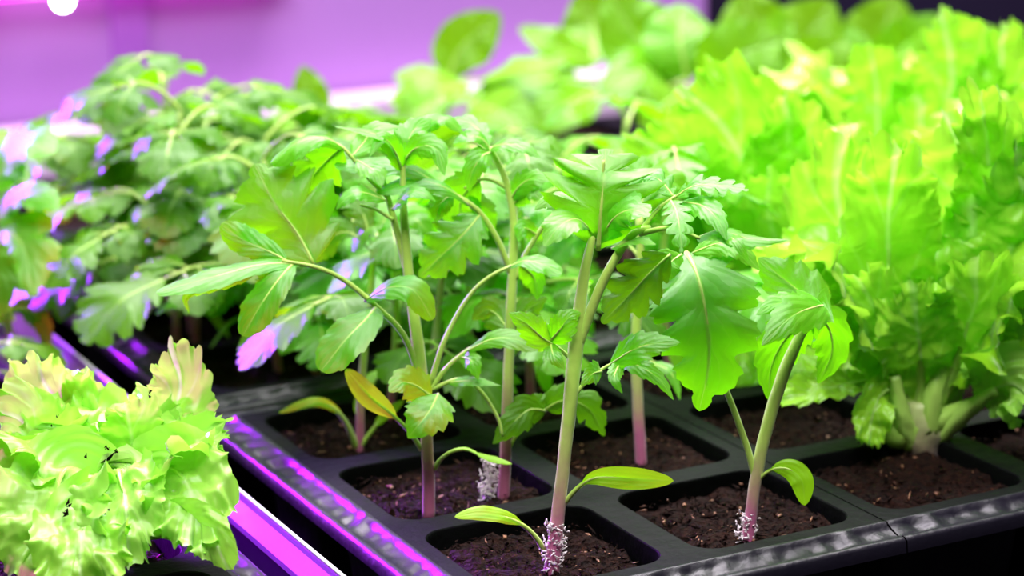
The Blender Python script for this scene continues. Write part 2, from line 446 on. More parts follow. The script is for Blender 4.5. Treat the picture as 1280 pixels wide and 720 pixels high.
tray(.1004, .340, (0, 0, 1, 1), 'black seedling tray far back in the middle below the blurred broad leaves', 'potting soil below the blurred broad-leaved plants', 7)
tray(.2008, .340, (0, 0, 1, 1), 'black seedling tray far back on the right below the blurred big leaves', 'potting soil far back on the right', 8)
tray(.3012, .340, (0, 1, 1, 1), 'black seedling tray in the far right corner of the shelf', 'potting soil in the far right corner', 9)
tray(-.1415, .005, (1, 1, 1, 1), 'black seedling tray left of the highlight-edged rail under the frilly front lettuce', 'dark potting soil under the bottom left lettuce', 10, dens=200)
tray(-.1415, .176, (1, 1, 1, 1), 'black seedling tray left of the rail behind the front left lettuce', 'potting soil under the tomato plant at the left edge', 11, dens=60)

# ------------------------------------------------------------------ plants
def col_stem(root, o, pts, radii, mat=M_STEM, name='stem', v0=0., v1=1., n=30, k=12, wob=.04):
    mb = MB(); tube(mb, pts, radii, n=n, k=k, v0=v0, v1=v1, wob=wob)
    return mb.build(name, mat, root, origin=o)

class Plant:
    """hand placed seedling; pixel pairs + depth offset (m, + = farther) are turned into real points at the plant's own distance"""
    def __init__(s, name, bpx, label, cat='seedling', group=None, z=SOILZ, dd=0.):
        s.base = ground(bpx[0], bpx[1], z); s.dep = depth(s.base)+dd
        s.root = empty(name, s.base, label, cat, group); s.mpp = s.dep/FPX; s.seed = int(bpx[0])
    def p(s, q):
        return at(q[0], q[1], s.dep+(q[2] if len(q) > 2 else 0.))
    def stem(s, pts, rpx, mat=M_STEM, name='stem', v0=0., v1=1.):
        P = [s.p(q) for q in pts]
        if v0 == 0.: P[0] = s.base-V(0, 0, .002)
        return col_stem(s.root, s.base, P, [r*s.mpp for r in rpx], mat, name, v0, v1)
    def leaf(s, pts, wpx, face=.6, side=0., kind='leaflet', mat=None, name='leaf', pet=0., prpx=3., **k):
        """face: 0 = blade faces up, 1 = blade faces the camera"""
        s.seed += 1
        n0 = UP*(1-face)+TOCAM*face+CR*side
        mb = MB(); leaf(mb, [s.p(q) for q in pts], n0, wpx*s.mpp*(1 if kind in ('cot', 'oval') else 1.25), kind, pet=pet, seed=s.seed, smi=1, pr=prpx*s.mpp*.5, nt=k.pop('nt', 36), ns=k.pop('ns', 11), **k)
        return mb.build(name, [mat or M_TOM, M_STEM], s.root, origin=s.base)
    def multi(s, parts, mat=None, name='leaf'):
        """one compound leaf of several blades and petioles: ('b', pts, w, face, side, kind, opts) or ('p', pts, radii px)"""
        mb = MB()
        for q in parts:
            s.seed += 1
            if q[0] == 'p': tube(mb, [s.p(a) for a in q[1]], [r*s.mpp for r in q[2]], n=20, k=8, v0=.8, v1=1., mi=1)
            else:
                _, pts, w, face, side, kind, o = q
                o = dict(o); nn = UP*(1-face)+TOCAM*face+CR*side
                leaf(mb, [s.p(a) for a in pts], nn, w*s.mpp*(1 if kind == 'oval' else 1.35), kind, seed=s.seed, smi=1, pr=o.pop('pr', 1.3)*s.mpp, nt=36, ns=11, **o)
        return mb.build(name, [mat or M_TOM, M_STEM], s.root, origin=s.base)
    def roots(s, cx, cy, rx, ry, n=90):
        rnd = random.Random(5); mb = MB()
        for i in range(n):
            a = s.p((cx+rnd.gauss(0, .45)*rx, cy+rnd.uniform(-1, 1)*ry, rnd.uniform(-.0015, .0004)))
            d = V(rnd.gauss(0, 1), rnd.gauss(0, 1), rnd.gauss(0, .8))*.00045
            tube(mb, [a, a+d, a+d*1.5+V(0, 0, rnd.uniform(-.0004, .0003))], [.00012, .00020, .00008], n=5, k=4)
        return mb.build('root_hairs', M_ROOT, s.root, origin=s.base)

GT = 'tomato seedlings in the black trays'
# --- front tomato seedling
A = Plant('tomato_seedling', (688, 716), 'tall tomato seedling in the nearest cell, thick stem purple at the foot', 'seedling', GT)
A.stem([(686, 716), (700, 620), (711, 520), (720, 430), (727, 365), (735, 320), (744, 285)], [10.5, 8.8, 8.2, 9, 10, 7, 5])
A.stem([(724, 430), (745, 372, -.001), (768, 325, -.002), (792, 292, -.002), (812, 285)], [6, 6.5, 6, 5.5, 4.5], v0=.7, v1=1., name='side_shoot')
A.roots(692, 684, 14, 30, 260)
A.leaf([(680, 686), (662, 662, -.002), (635, 647, -.004), (600, 641, -.005), (568, 646, -.005)], 11, .45, kind='cot', pet=.34, prpx=5, name='seed_leaf', mat=M_COT, sweep=.1, droop=.2)
A.leaf([(704, 632), (722, 610, -.002), (745, 597, -.003), (790, 598, -.003), (842, 601, -.002)], 14, .75, kind='cot', pet=.26, prpx=5, name='seed_leaf', mat=M_COT, sweep=.1, droop=.05)
A.multi([('p', [(744, 300), (750, 250), (755, 200)], (4, 3, 2)), ('b', [(748, 312), (751, 265, -.002), (755, 222, -.001), (757, 186, .004)], 62, .5, 0, 'frond', dict(sweep=.38, droop=.18, fold=.1, wave=.12, pr=2.4))])
A.multi([('b', [(742, 292), (722, 274, -.004), (700, 282, -.008), (680, 308, -.01)], 22, .35, -.1, 'leaflet', dict(sweep=.5, pet=.1)), ('b', [(742, 285), (720, 262, .004), (690, 250, .006), (668, 262, .006)], 18, .4, 0, 'leaflet', dict(sweep=.5))])
A.multi([('b', [(750, 300), (768, 272, -.003), (790, 262, -.006), (812, 270, -.01)], 24, .45, .1, 'lobed', dict(sweep=.5)), ('b', [(765, 310), (795, 300, -.006), (820, 306, -.01)], 12, .3, .1, 'leaflet', dict(sweep=.5))])
A.multi([('p', [(800, 290), (822, 262), (845, 245)], (4, 3, 2)),
         ('b', [(845, 246), (868, 232, -.002), (900, 232, -.004), (936, 238, -.008)], 17, .35, 0, 'frond', dict(sweep=.4)),
         ('b', [(838, 250), (846, 266, -.006), (850, 290, -.01), (852, 316, -.012)], 16, .7, 0, 'frond', dict(sweep=.4)),
         ('b', [(842, 246), (826, 226, .002), (808, 220, .003), (786, 232, .003)], 15, .4, 0, 'frond', dict(sweep=.4)),
         ('b', [(852, 252), (880, 258, -.006), (898, 276, -.01), (908, 300, -.012)], 14, .55, 0, 'leaflet', dict(sweep=.4))])
A.multi([('p', [(800, 292), (840, 285, -.006), (875, 298, -.008)], (4, 3, 2)),
         ('b', [(872, 297), (900, 288, -.008), (935, 298, -.01), (985, 300, -.01)], 15, .3, 0, 'leaflet', dict(sweep=.4, droop=.5)),
         ('b', [(898, 292), (918, 300, -.012), (938, 330, -.014)], 10, .6, 0, 'leaflet', dict(sweep=.3))])
A.leaf([(838, 318, .002), (815, 338, .0), (790, 365, -.001), (752, 404, -.002)], 30, .75, kind='lobed', sweep=.5, droop=.2, mat=M_TOMD)
A.multi([('p', [(716, 452), (704, 440), (690, 428)], (3, 2.4, 1.6)), ('b', [(694, 432), (678, 422, -.002), (658, 404, -.003), (636, 391, -.003)], 15, .6, -.2, 'leaflet', dict(sweep=.4)),
         ('b', [(686, 428), (700, 412, -.003), (712, 396, -.003), (726, 391, -.002)], 15, .6, .1, 'leaflet', dict(sweep=.4)),
         ('b', [(688, 428), (692, 444, -.004), (706, 462, -.005)], 9, .7, 0, 'leaflet', dict(sweep=.4))])
A.multi([('p', [(712, 505), (728, 482), (752, 462), (770, 452)], (3.2, 2.8, 2.4, 1.6)),
         ('b', [(752, 464), (740, 468, -.006), (726, 482, -.008)], 12, .8, 0, 'leaflet', dict(sweep=.2)),
         ('b', [(762, 456), (790, 438, -.004), (815, 430, -.005), (850, 428, -.006)], 17, .55, 0, 'leaflet', dict(sweep=.5)),
         ('b', [(775, 450), (800, 458, -.006), (825, 475, -.007), (842, 500, -.008)], 10, .6, 0, 'leaflet', dict(sweep=.3)),
         ('b', [(776, 452), (768, 472, -.006), (778, 492, -.007)], 8, .7, 0, 'leaflet', dict(sweep=.3))])

# --- left front tomato seedling
B = Plant('tomato_seedling', (536, 644), 'tomato seedling with a pink stem and long leaf reaching left, second cell row', 'seedling', GT)
B.stem([(536, 642), (535, 580), (530, 500), (521, 420), (511, 345), (505, 270), (503, 195)], [8.2, 7.6, 7.8, 7.6, 6.8, 5, 3.4])
B.stem([(512, 350), (499, 300, .001), (489, 262, .001), (478, 222, .002)], [5, 4.6, 4, 3], v0=.75, v1=1., name='side_shoot')
B.leaf([(527, 562), (512, 540, -.002), (488, 516, -.004), (460, 494, -.005), (432, 461, -.005)], 14, .7, kind='cot', pet=.38, prpx=4.5, name='seed_leaf', mat=M_COT, sweep=.2)
B.leaf([(542, 586), (556, 568, -.002), (580, 560, -.003), (604, 570, -.004), (640, 580, -.004)], 6, .3, kind='cot', pet=.6, prpx=4.5, name='seed_leaf', mat=M_COT, sweep=.1)
B.multi([('p', [(527, 480), (505, 420, -.002), (470, 383, -.004), (430, 350, -.006), (395, 334, -.008), (352, 326, -.009)], (4.2, 3.8, 3.6, 3.2, 2.8, 2)),
         ('b', [(380, 330, -.008), (330, 330, -.010), (270, 345, -.012), (195, 366, -.014)], 20, .26, 0, 'blunt', dict(sweep=.4, droop=.3, pr=2)),
         ('b', [(368, 328, -.008), (352, 345, -.012), (330, 375, -.014), (303, 420, -.015)], 22, .38, 0, 'blunt', dict(sweep=.35, droop=.2, pr=2)),
         ('b', [(358, 326, -.008), (340, 316, -.006), (305, 300, -.005), (276, 280, -.005)], 17, .65, 0, 'blunt', dict(sweep=.3)),
         ('b', [(350, 340, -.008), (335, 360, -.007), (318, 372, -.007)], 16, .8, 0, 'leaflet', dict(sweep=.3)),
         ('b', [(320, 340, -.008), (238, 366, -.008), (236, 392, -.008)], 8, .8, 0, 'leaflet', dict(sweep=.3))])
B.leaf([(392, 330, -.006), (372, 292, -.004), (345, 255, -.003), (318, 205, .0)], 60, .9, kind='lobed', sweep=.35, droop=.2, fold=.05, prpx=4, side=.1)
B.multi([('b', [(470, 383, -.004), (458, 398, -.010), (432, 425, -.014), (401, 464, -.016)], 27, .36, 0, 'blunt', dict(sweep=.3, droop=.15, pr=2)),
         ('b', [(456, 376, -.004), (484, 360, -.010), (516, 362, -.012), (541, 400, -.012)], 18, .45, 0, 'blunt', dict(sweep=.3, droop=.3)),
         ('b', [(440, 428, -.001), (420, 440, -.001), (400, 452, -.001)], 9, .5, 0, 'leaflet', dict(sweep=.3))])
B.multi([('p', [(533, 520), (540, 500, -.003), (530, 490, -.006)], (3, 3, 2.4)),
         ('b', [(540, 496, -.006), (520, 482, -.008), (502, 478, -.010), (486, 490, -.012)], 19, .55, 0, 'leaflet', dict(sweep=.3)),
         ('b', [(548, 492, -.006), (538, 512, -.010), (522, 532, -.012), (510, 548, -.012)], 24, .6, 0, 'leaflet', dict(sweep=.2))])
B.multi([('p', [(538, 480), (556, 425), (585, 372), (612, 346), (640, 332)], (4, 3.6, 3, 2.6, 2)),
         ('b', [(636, 334, -.002), (655, 326, -.004), (678, 330, -.005), (702, 342, -.006)], 15, .3, 0, 'blunt', dict(sweep=.4)),
         ('b', [(650, 330), (668, 348, .004), (672, 375, .004)], 13, .7, 0, 'leaflet', dict(sweep=.3))])
B.multi([('p', [(536, 490), (560, 458), (590, 434), (610, 428)], (3.6, 3.2, 2.6, 2)),
         ('b', [(585, 438, -.002), (615, 424, -.004), (645, 424, -.005), (674, 436, -.006)], 14, .45, 0, 'blunt', dict(sweep=.4)),
         ('b', [(576, 446), (590, 452, -.004), (598, 475, -.005)], 10, .7, 0, 'leaflet', dict(sweep=.3))])
B.multi([('p', [(536, 488), (575, 474), (600, 488), (622, 522), (628, 546)], (3, 2.8, 2.6, 2.4, 1.8)),
         ('b', [(560, 478), (590, 476, -.003), (626, 482, -.005)], 7, .4, 0, 'leaflet', dict(sweep=.3))])
B.multi([('b', [(503, 196), (512, 172, .001), (522, 158, .003), (540, 148, .005)], 17, .6, 0, 'leaflet', dict(sweep=.3)),
         ('b', [(503, 200), (530, 160, .006), (555, 148, .006), (585, 172, .006)], 16, .25, 0, 'lobed', dict(sweep=.3)),
         ('b', [(503, 205), (520, 185, -.004), (545, 186, -.006), (556, 220, -.008)], 14, .6, 0, 'leaflet', dict(sweep=.3)),
         ('b', [(502, 210), (485, 176, -.004), (455, 164, -.006), (418, 158, -.008)], 11, .2, 0, 'leaflet', dict(sweep=.3)),
         ('b', [(502, 214), (494, 190, -.004), (478, 172, -.006), (462, 196, -.008)], 10, .5, 0, 'leaflet', dict(sweep=.3))])
B.multi([('p', [(484, 246), (460, 222), (430, 186), (410, 176)], (3, 2.6, 2.2, 2)),
         ('b', [(430, 186), (405, 172, -.002), (372, 178, -.003), (338, 204, -.003)], 19, .25, 0, 'blunt', dict(sweep=.4, droop=.6)),
         ('b', [(428, 184), (405, 205, .004), (385, 230, .005), (378, 262, .005)], 26, .8, 0, 'lobed', dict(sweep=.3)),
         ('b', [(440, 196), (455, 178, .002), (470, 160, .003), (500, 158, .004)], 13, .4, 0, 'leaflet', dict(sweep=.3)),
         ('b', [(446, 200), (470, 215, -.004), (478, 232, -.006)], 14, .4, 0, 'leaflet', dict(sweep=.3))])
B.multi([('p', [(492, 275), (470, 262), (450, 256)], (2.6, 2, 1.8)),
         ('b', [(482, 250, -.003), (450, 240, -.006), (430, 250, -.007), (420, 262, -.007)], 14, .3, 0, 'leaflet', dict(sweep=.3)),
         ('b', [(490, 262, -.003), (512, 240, -.006), (530, 242, -.007), (545, 252, -.007)], 12, .3, 0, 'leaflet', dict(sweep=.3))])

# --- tomato seedling sharing the cell
C_ = Plant('tomato_seedling', (629, 622), 'tomato seedling with white root hairs at the soil, right of the pink-stemmed one', 'seedling', GT)
C_.stem([(629, 625), (632, 560), (635, 480), (638, 400), (641, 330), (642, 275), (632, 225), (612, 184)], [8, 7.2, 7, 6.6, 6.4, 5.8, 4.6, 3.4])
C_.roots(610, 600, 11, 26, 260)
C_.multi([('p', [(640, 345), (622, 300, -.002), (596, 262, -.004), (560, 240, -.006), (520, 224, -.008)], (4.2, 3.8, 3.4, 3, 2)),
          ('b', [(560, 240, -.006), (520, 214, -.008), (480, 205, -.009), (418, 206, -.010)], 20, .26, 0, 'blunt', dict(sweep=.4, droop=.3)),
          ('b', [(585, 256, -.006), (560, 236, -.009), (520, 226, -.01), (470, 240, -.012)], 17, .26, 0, 'blunt', dict(sweep=.4, droop=.4)),
          ('b', [(600, 268, -.004), (584, 288, -.006), (560, 312, -.007), (524, 346, -.007)], 30, .8, -.2, 'lobed', dict(sweep=.35, droop=.2)),
          ('b', [(588, 260, -.002), (600, 262, .002), (618, 290, .003)], 16, .7, 0, 'leaflet', dict(sweep=.35)),
          ('b', [(566, 242, -.004), (550, 256, -.006), (545, 278, -.007)], 12, .6, 0, 'leaflet', dict(sweep=.35))], mat=M_TOM)
C_.multi([('b', [(614, 188), (600, 172, -.002), (580, 172, -.004), (566, 180, -.005)], 11, .3, 0, 'leaflet', dict(sweep=.4)),
          ('b', [(612, 186), (630, 180, -.003), (655, 184, -.005), (676, 198, -.006)], 11, .4, 0, 'leaflet', dict(sweep=.4)),
          ('b', [(614, 190), (602, 196, -.005), (590, 215, -.006), (586, 240, -.006)], 13, .7, 0, 'leaflet', dict(sweep=.4)),
          ('b', [(610, 184), (596, 160, .004), (575, 150, .006), (548, 156, .008)], 13, .35, 0, 'lobed', dict(sweep=.4))])
C_.multi([('p', [(634, 235), (615, 225), (596, 225), (580, 236)], (3, 2.6, 2.2, 1.6)),
          ('b', [(600, 226), (582, 240, .002), (575, 262, .003), (590, 290, .003)], 24, .85, 0, 'leaflet', dict(sweep=.3)),
          ('b', [(638, 250), (650, 232, -.003), (668, 222, -.005), (690, 226, -.006)], 14, .5, 0, 'leaflet', dict(sweep=.4)),
          ('b', [(640, 256), (655, 242, -.003), (665, 240, -.005), (680, 252, -.006)], 12, .6, 0, 'leaflet', dict(sweep=.4))])
C_.multi([('p', [(643, 350), (660, 312), (690, 270), (715, 258)], (3.8, 3.4, 2.8, 2)),
          ('b', [(690, 270), (712, 258, -.004), (735, 262, -.006), (752, 280, -.007)], 14, .5, 0, 'leaflet', dict(sweep=.4)),
          ('b', [(672, 294), (655, 285, -.002), (648, 302, -.003)], 10, .6, 0, 'leaflet', dict(sweep=.4))])
C_.multi([('b', [(641, 430), (652, 400, .003), (662, 385, .004), (684, 372, .004)], 17, .7, 0, 'leaflet', dict(sweep=.4)),
          ('b', [(641, 420), (620, 392, .003), (606, 388, .003), (590, 400, .003)], 17, .7, 0, 'leaflet', dict(sweep=.4))], mat=M_TOMD)
C_.multi([('p', [(636, 560), (655, 530), (682, 512)], (2.6, 2, 1.6)),
          ('b', [(682, 514), (662, 512, -.004), (642, 528, -.006), (616, 555, -.007)], 17, .65, 0, 'leaflet', dict(sweep=.3)),
          ('b', [(682, 512), (705, 500, -.001), (735, 510, -.001), (756, 545, -.001)], 19, .7, 0, 'lobed', dict(sweep=.3)),
          ('b', [(680, 514), (670, 500, .0), (664, 496, .0)], 12, .5, 0, 'leaflet', dict(sweep=.3)),
          ('b', [(684, 510), (695, 496, .0), (715, 490, .0), (735, 496, .0)], 12, .5, 0, 'leaflet', dict(sweep=.3))], mat=M_TOMD)

# --- woody stemmed one behind
D_ = Plant('tomato_seedling', (542, 500), 'seedling with a thin greyish woody stem just behind the pink-stemmed tomato', 'seedling', GT, dd=-.03)
D_.root.location = tuple(D_.base)
D_.stem([(542, 590), (541, 470), (547, 400), (552, 345)], [6, 6, 5.5, 4], mat=M_WOOD)
D_.multi([('b', [(552, 348), (535, 325, .002), (520, 320, .004), (498, 332, .006)], 16, .6, 0, 'leaflet', dict(sweep=.4)),
          ('b', [(552, 346), (570, 325, .004), (590, 322, .006), (612, 335, .006)], 15, .6, 0, 'leaflet', dict(sweep=.4)),
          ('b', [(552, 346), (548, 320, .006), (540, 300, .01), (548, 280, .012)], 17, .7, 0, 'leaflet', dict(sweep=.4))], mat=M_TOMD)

# --- small seedling left
E_ = Plant('tomato_seedling', (449, 562), 'small tomato seedling with drooping seed leaves, leftmost cell of the nearest tray', 'seedling', GT)
E_.stem([(449, 562), (451, 505), (455, 440), (462, 370), (470, 300)], [5.8, 5.2, 4.8, 4.4, 3.4])
E_.leaf([(446, 560), (436, 535, -.003), (420, 512, -.006), (392, 502, -.008), (348, 516, -.010)], 7, .5, kind='cot', pet=.35, prpx=6, name='seed_leaf', mat=M_COT, sweep=.1)
E_.leaf([(449, 560), (463, 540, -.001), (480, 520, -.002), (505, 500, -.002)], 7, .5, kind='cot', pet=.4, prpx=5, name='seed_leaf', mat=M_COT, sweep=.1)
for k, (a, b, c, kk) in enumerate([((436, 290), (410, 300), (385, 330), 'leaflet'), ((500, 280), (520, 272), (548, 292), 'leaflet'), ((455, 270), (440, 250), (420, 252), 'lobed'), ((482, 272), (492, 256), (515, 258), 'leaflet'), ((470, 330), (505, 322), (520, 350), 'leaflet')]):
    E_.leaf([(466, 315), (*a, .002), (*b, .004), (*c, .006)], 19, .6, kind=kk, mat=(M_TOMD, M_TOM)[k % 2], pet=.25)

# --- right small seedling
F_ = Plant('tomato_seedling', (934, 676), 'tomato seedling with leaning green stem and one huge hanging leaf, front right cell', 'seedling', GT)
F_.stem([(934, 676), (943, 610), (956, 545), (975, 480), (995, 430), (1016, 392)], [8.8, 7.4, 7.8, 8, 8, 5])
F_.stem([(945, 600), (934, 560), (920, 520), (904, 478), (885, 430, .003), (868, 360, .004), (858, 318, .004)], [4.6, 4.2, 4, 3.6, 3.2, 3, 2.4], v0=.6, v1=1., name='side_shoot')
F_.roots(932, 660, 13, 18, 110)
F_.leaf([(946, 604), (962, 588, -.002), (985, 586, -.003), (1002, 600, -.004), (1006, 632, -.004)], 15, .75, kind='cot', pet=.28, prpx=4, name='seed_leaf', mat=M_COT, sweep=.1)
F_.leaf([(858, 316, -.001), (872, 345, -.009), (884, 400, -.013), (886, 455, -.013), (874, 514, -.011)], 58, .8, kind='lobed', sweep=.3, droop=.22, fold=.1, prpx=5, wave=.05, nt=50)
F_.multi([('b', [(866, 316, -.003), (900, 304, -.006), (925, 312, -.008), (950, 338, -.009)], 16, .45, 0, 'leaflet', dict(sweep=.3)),
          ('b', [(852, 318, -.003), (838, 330, -.006), (842, 352, -.007)], 16, .7, 0, 'leaflet', dict(sweep=.3))])
F_.multi([('b', [(1016, 392), (1028, 382, -.004), (990, 395, -.010), (952, 432, -.014)], 22, .6, 0, 'leaflet', dict(sweep=.3, droop=.3)),
          ('b', [(1016, 390), (1005, 370, .004), (975, 345, .005), (948, 322, .006)], 28, .75, .1, 'leaflet', dict(sweep=.3)),
          ('b', [(1014, 396), (990, 380, -.002), (968, 380, -.003), (945, 394, -.004)], 14, .5, 0, 'leaflet', dict(sweep=.3)),
          ('b', [(1014, 398), (985, 420, .006), (965, 455, .008), (960, 500, .008)], 24, .8, 0, 'leaflet', dict(sweep=.3)),
          ('b', [(1016, 396), (1035, 408, .006), (1040, 440, .008), (1022, 480, .008)], 22, .8, 0, 'leaflet', dict(sweep=.3))])

# --- seedling in the cell behind
G_ = Plant('tomato_seedling', (802, 578), 'slim tomato seedling in the middle cell between the tall stem and the hanging leaf', 'seedling', GT)
G_.stem([(802, 578), (797, 500), (795, 420), (800, 340), (800, 270)], [7.4, 7, 6.4, 5.6, 4])
G_.multi([('p', [(797, 470), (812, 452), (828, 462)], (3, 2.6, 2)), ('b', [(812, 454), (835, 462, -.003), (845, 480, -.004), (850, 500, -.005)], 7, .5, 0, 'leaflet', dict(sweep=.3))])
for k, (a, b, c) in enumerate([((775, 370), (755, 360), (735, 372)), ((815, 350), (835, 340), (860, 352)), ((790, 250), (770, 225), (750, 220)), ((815, 245), (840, 225), (862, 232)), ((780, 300), (760, 290), (742, 300)), ((805, 235), (800, 215), (806, 195))]):
    G_.leaf([(798, (400, 380, 290, 280, 320, 272)[k]), (*a, .003), (*b, .006), (*c, .008)], 22, .6, kind=('leaflet', 'lobed')[k % 2], mat=(M_TOMD, M_TOM)[k % 2], pet=.2)

# ------------------------------------------------------------------ generated seedlings further back
def seedling(base, h, seed, label, name='tomato_seedling', cat='seedling', group=GT, mat=None, lean=(0, 0), leafL=.021, nleaf=7, pairs=2, broad=False, topmat=None):
    rnd = random.Random(seed); base = V(*base)
    root = empty(name, base, label, cat, group)
    tip = base+V(lean[0]+rnd.uniform(-.004, .004), lean[1]+rnd.uniform(-.004, .004), h)
    midp = base*.5+tip*.5+V(rnd.uniform(-.002, .002), rnd.uniform(-.002, .002), 0)
    S = crom([base-V(0, 0, .002), midp, tip], 31)
    col_stem(root, base, [base-V(0, 0, .002), midp, tip], [.0013, .0011, .0010, .0006], n=20, k=8)
    a0 = rnd.random()*6.28
    for s in (0, PI):
        a = a0+s; p = S[7]; d = V(math.cos(a), math.sin(a), 0); L = .016
        mb = MB(); leaf(mb, [p, p+d*L*.4+UP*.004, p+d*L*.8+UP*.002, p+d*L*1.15-UP*.005], UP, .0024, 'cot', pet=.35, pr=.0004, smi=1, sweep=.1, nt=16, ns=5)
        mb.build('seed_leaf', [M_COT, M_STEM], root, origin=base)
    mt = mat or M_TOM
    for k in range(nleaf):
        f = .42+.58*k/(nleaf-1); p = S[int(30*f)]; a = a0+1.2+k*2.4
        el = .25+.55*(f-.4)/.6+rnd.uniform(-.1, .15)
        d = V(math.cos(a)*math.cos(el), math.sin(a)*math.cos(el), math.sin(el)); L = leafL*rnd.uniform(.85, 1.2)*(1.1-.35*max(0, f-.6)/.4)
        R = .62*leafL/.021*.021*rnd.uniform(.8, 1.3)*(1.25-.45*max(0, f-.6)/.4)
        dh = nrm(V(d[0], d[1], 0))
        mb = MB()
        if broad:
            e = p+d*R*.5
            leaf(mb, [p, e, e+d*L*.6+dh*L*.2, e+d*L*.9+dh*L*.6-UP*L*.1, e+d*L*.9+dh*L*1.15-UP*L*.5], UP+dh*.2, L*.62, 'oval', pet=.25, pr=.0007, smi=1, sweep=.1, droop=.1, fold=.25, wave=.08, seed=seed+k, nt=26, ns=9)
            mb.build('leaf', [mt, M_STEM], root, origin=base)
            continue
        c1 = p+d*R*.5; c2 = p+d*R*.85+dh*R*.25; c3 = c2+dh*R*.55-UP*R*.08
        n0 = UP+dh*rnd.uniform(.0, .5)+V(rnd.uniform(-.25, .25), rnd.uniform(-.25, .25), 0)
        compound(mb, [p, c1, c2, c3], n0, L, seed=seed*31+k, pairs=pairs if f < .85 else 1, kind='leaflet' if rnd.random() < .6 else 'lobed', r0=.0006, lw=.5)
        mb.build('leaf', [mt, M_STEM], root, origin=base)
    return root
cellc = lambda i, j, ox=0, oy=0, dx=0, dy=0: (ox+(i+.5)*PT+dx, oy+(j+.5)*PT+dy, SOILZ)

seedling(cellc(1, 2), .068, 21, 'tomato seedling behind the two central stems, in the rear cell of the nearest tray', mat=M_TOMD)
seedling(cellc(1, 2, dx=-.012, dy=.012), .060, 22, 'tomato seedling with dark leaves filling the gap behind the central stems', mat=M_TOM)
seedling(cellc(0, 2, dx=.012, dy=.01), .056, 23, 'tomato seedling behind the one with drooping seed leaves', mat=M_TOMD)
seedling(cellc(2, 2, dx=-.006), .062, 24, 'tomato seedling just left of the pale middle lettuce', mat=M_TOM)
row = [
 (0, 0, .062, 'slender tomato seedling behind the long pale leaf at left, thin bare stems'),
 (0, 1, .070, 'dark green seedling left of centre behind the long pale leaf'),
 (0, 2, .074, 'dark green seedling at the left of the crowd, above the magenta tray edge'),
 (1, 0, .060, 'bright seedling behind the big lobed leaf left of centre'),
 (1, 1, .056, 'seedling in the blurred crowd left of centre, behind the big lobed leaf'),
 (1, 2, .048, 'seedling at the back of the left crowd with a round pale top leaf'),
]
for k, (i, j, h, lb) in enumerate(row):
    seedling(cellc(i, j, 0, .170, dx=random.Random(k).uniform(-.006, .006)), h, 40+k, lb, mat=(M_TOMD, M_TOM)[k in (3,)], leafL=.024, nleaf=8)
seedling(cellc(0, 0, 0, .170, .012, -.008), .052, 47, 'short seedling in the crowd just behind the nearest tray', mat=M_TOM, leafL=.02)
seedling(cellc(0, 1, 0, .170, -.008, -.012), .055, 48, 'short seedling beside the magenta tray edge, lowest of the left crowd', mat=M_TOMD, leafL=.02)
for k, (x, y, h, lb) in enumerate([
    (.012, .235, .046, 'dark seedling squeezed beside the magenta tray edge, in the left crowd'), (.050, .245, .058, 'dark leafy seedling in the thick of the left crowd'),
    (.035, .275, .062, 'leafy seedling behind the thick of the left crowd, catching light on top'), (.070, .262, .050, 'dark seedling between the left crowd and the big lobed leaf'),
    (.015, .305, .060, 'deep green seedling at the far left end of the crowd'), (.060, .31, .052, 'deep green seedling at the rear of the left crowd'), (.095, .235, .05, 'dark seedling behind the leftmost front cell')]):
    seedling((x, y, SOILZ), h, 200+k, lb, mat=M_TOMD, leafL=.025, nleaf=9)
row = [(2, 0, .052, 'tomato seedling behind the top of the front stem, centre'), (2, 1, .048, 'tomato seedling in the blurred centre below the broad leaves'),
       (2, 2, .040, 'tomato seedling at the back of the blurred centre'), (3, 0, .055, 'tomato seedling hidden behind the middle lettuce, left side'), (3, 1, .052, 'blurred tomato seedling with a pinkish stem below the broad leaves')]
for k, (i, j, h, lb) in enumerate(row):
    seedling(cellc(i, j, 0, .170), h, 60+k, lb, mat=(M_TOM, M_TOMD)[k % 2], leafL=.022, nleaf=7)
row = [(1, 0, .036, 'low blurred seedling at the back against the purple wall, left of the pink ledge')]
for k, (i, j, h, lb) in enumerate(row):
    seedling(cellc(i, j, 0, .340), h, 80+k, lb, mat=(M_TOM, M_TOMD)[k % 2], leafL=.024, nleaf=6)
# broad leaved plants
GB = 'blurred broad-leaved plants at the back'
def broad(xy, label, leaves, top=None, stem=None):
    b = V(xy[0], xy[1], SOILZ); P = Plant.__new__(Plant); P.base = b; P.dep = depth(b); P.mpp = P.dep/FPX; P.seed = int(xy[0]*1000)
    P.root = empty('broad_leaved_plant', b, label, 'plant', GB)
    hub = b+UP*.030; col_stem(P.root, b, [b-UP*.002, b+UP*.015+V(.001, 0, 0), hub], [.0016, .0014, .0011], n=14, k=8)
    for (pts, w, face, side) in leaves:
        P.seed += 1; q = [P.p(a) for a in pts]; mb = MB()
        n0 = UP*(1-face)+TOCAM*face+CR*side
        tube(mb, [hub-UP*.004, hub*.5+q[0]*.5+UP*.002, q[0]], [.0011, .0009, .0008], n=14, k=7, v0=.8, mi=1)
        leaf(mb, q, n0, w*P.mpp, 'oval', sweep=.1, droop=.15, fold=.22, wave=.08, seed=P.seed, smi=1, pr=.0005, nt=30, ns=11)
        mb.build('leaf', [M_HERB, M_STEM], P.root, origin=b)
    return P
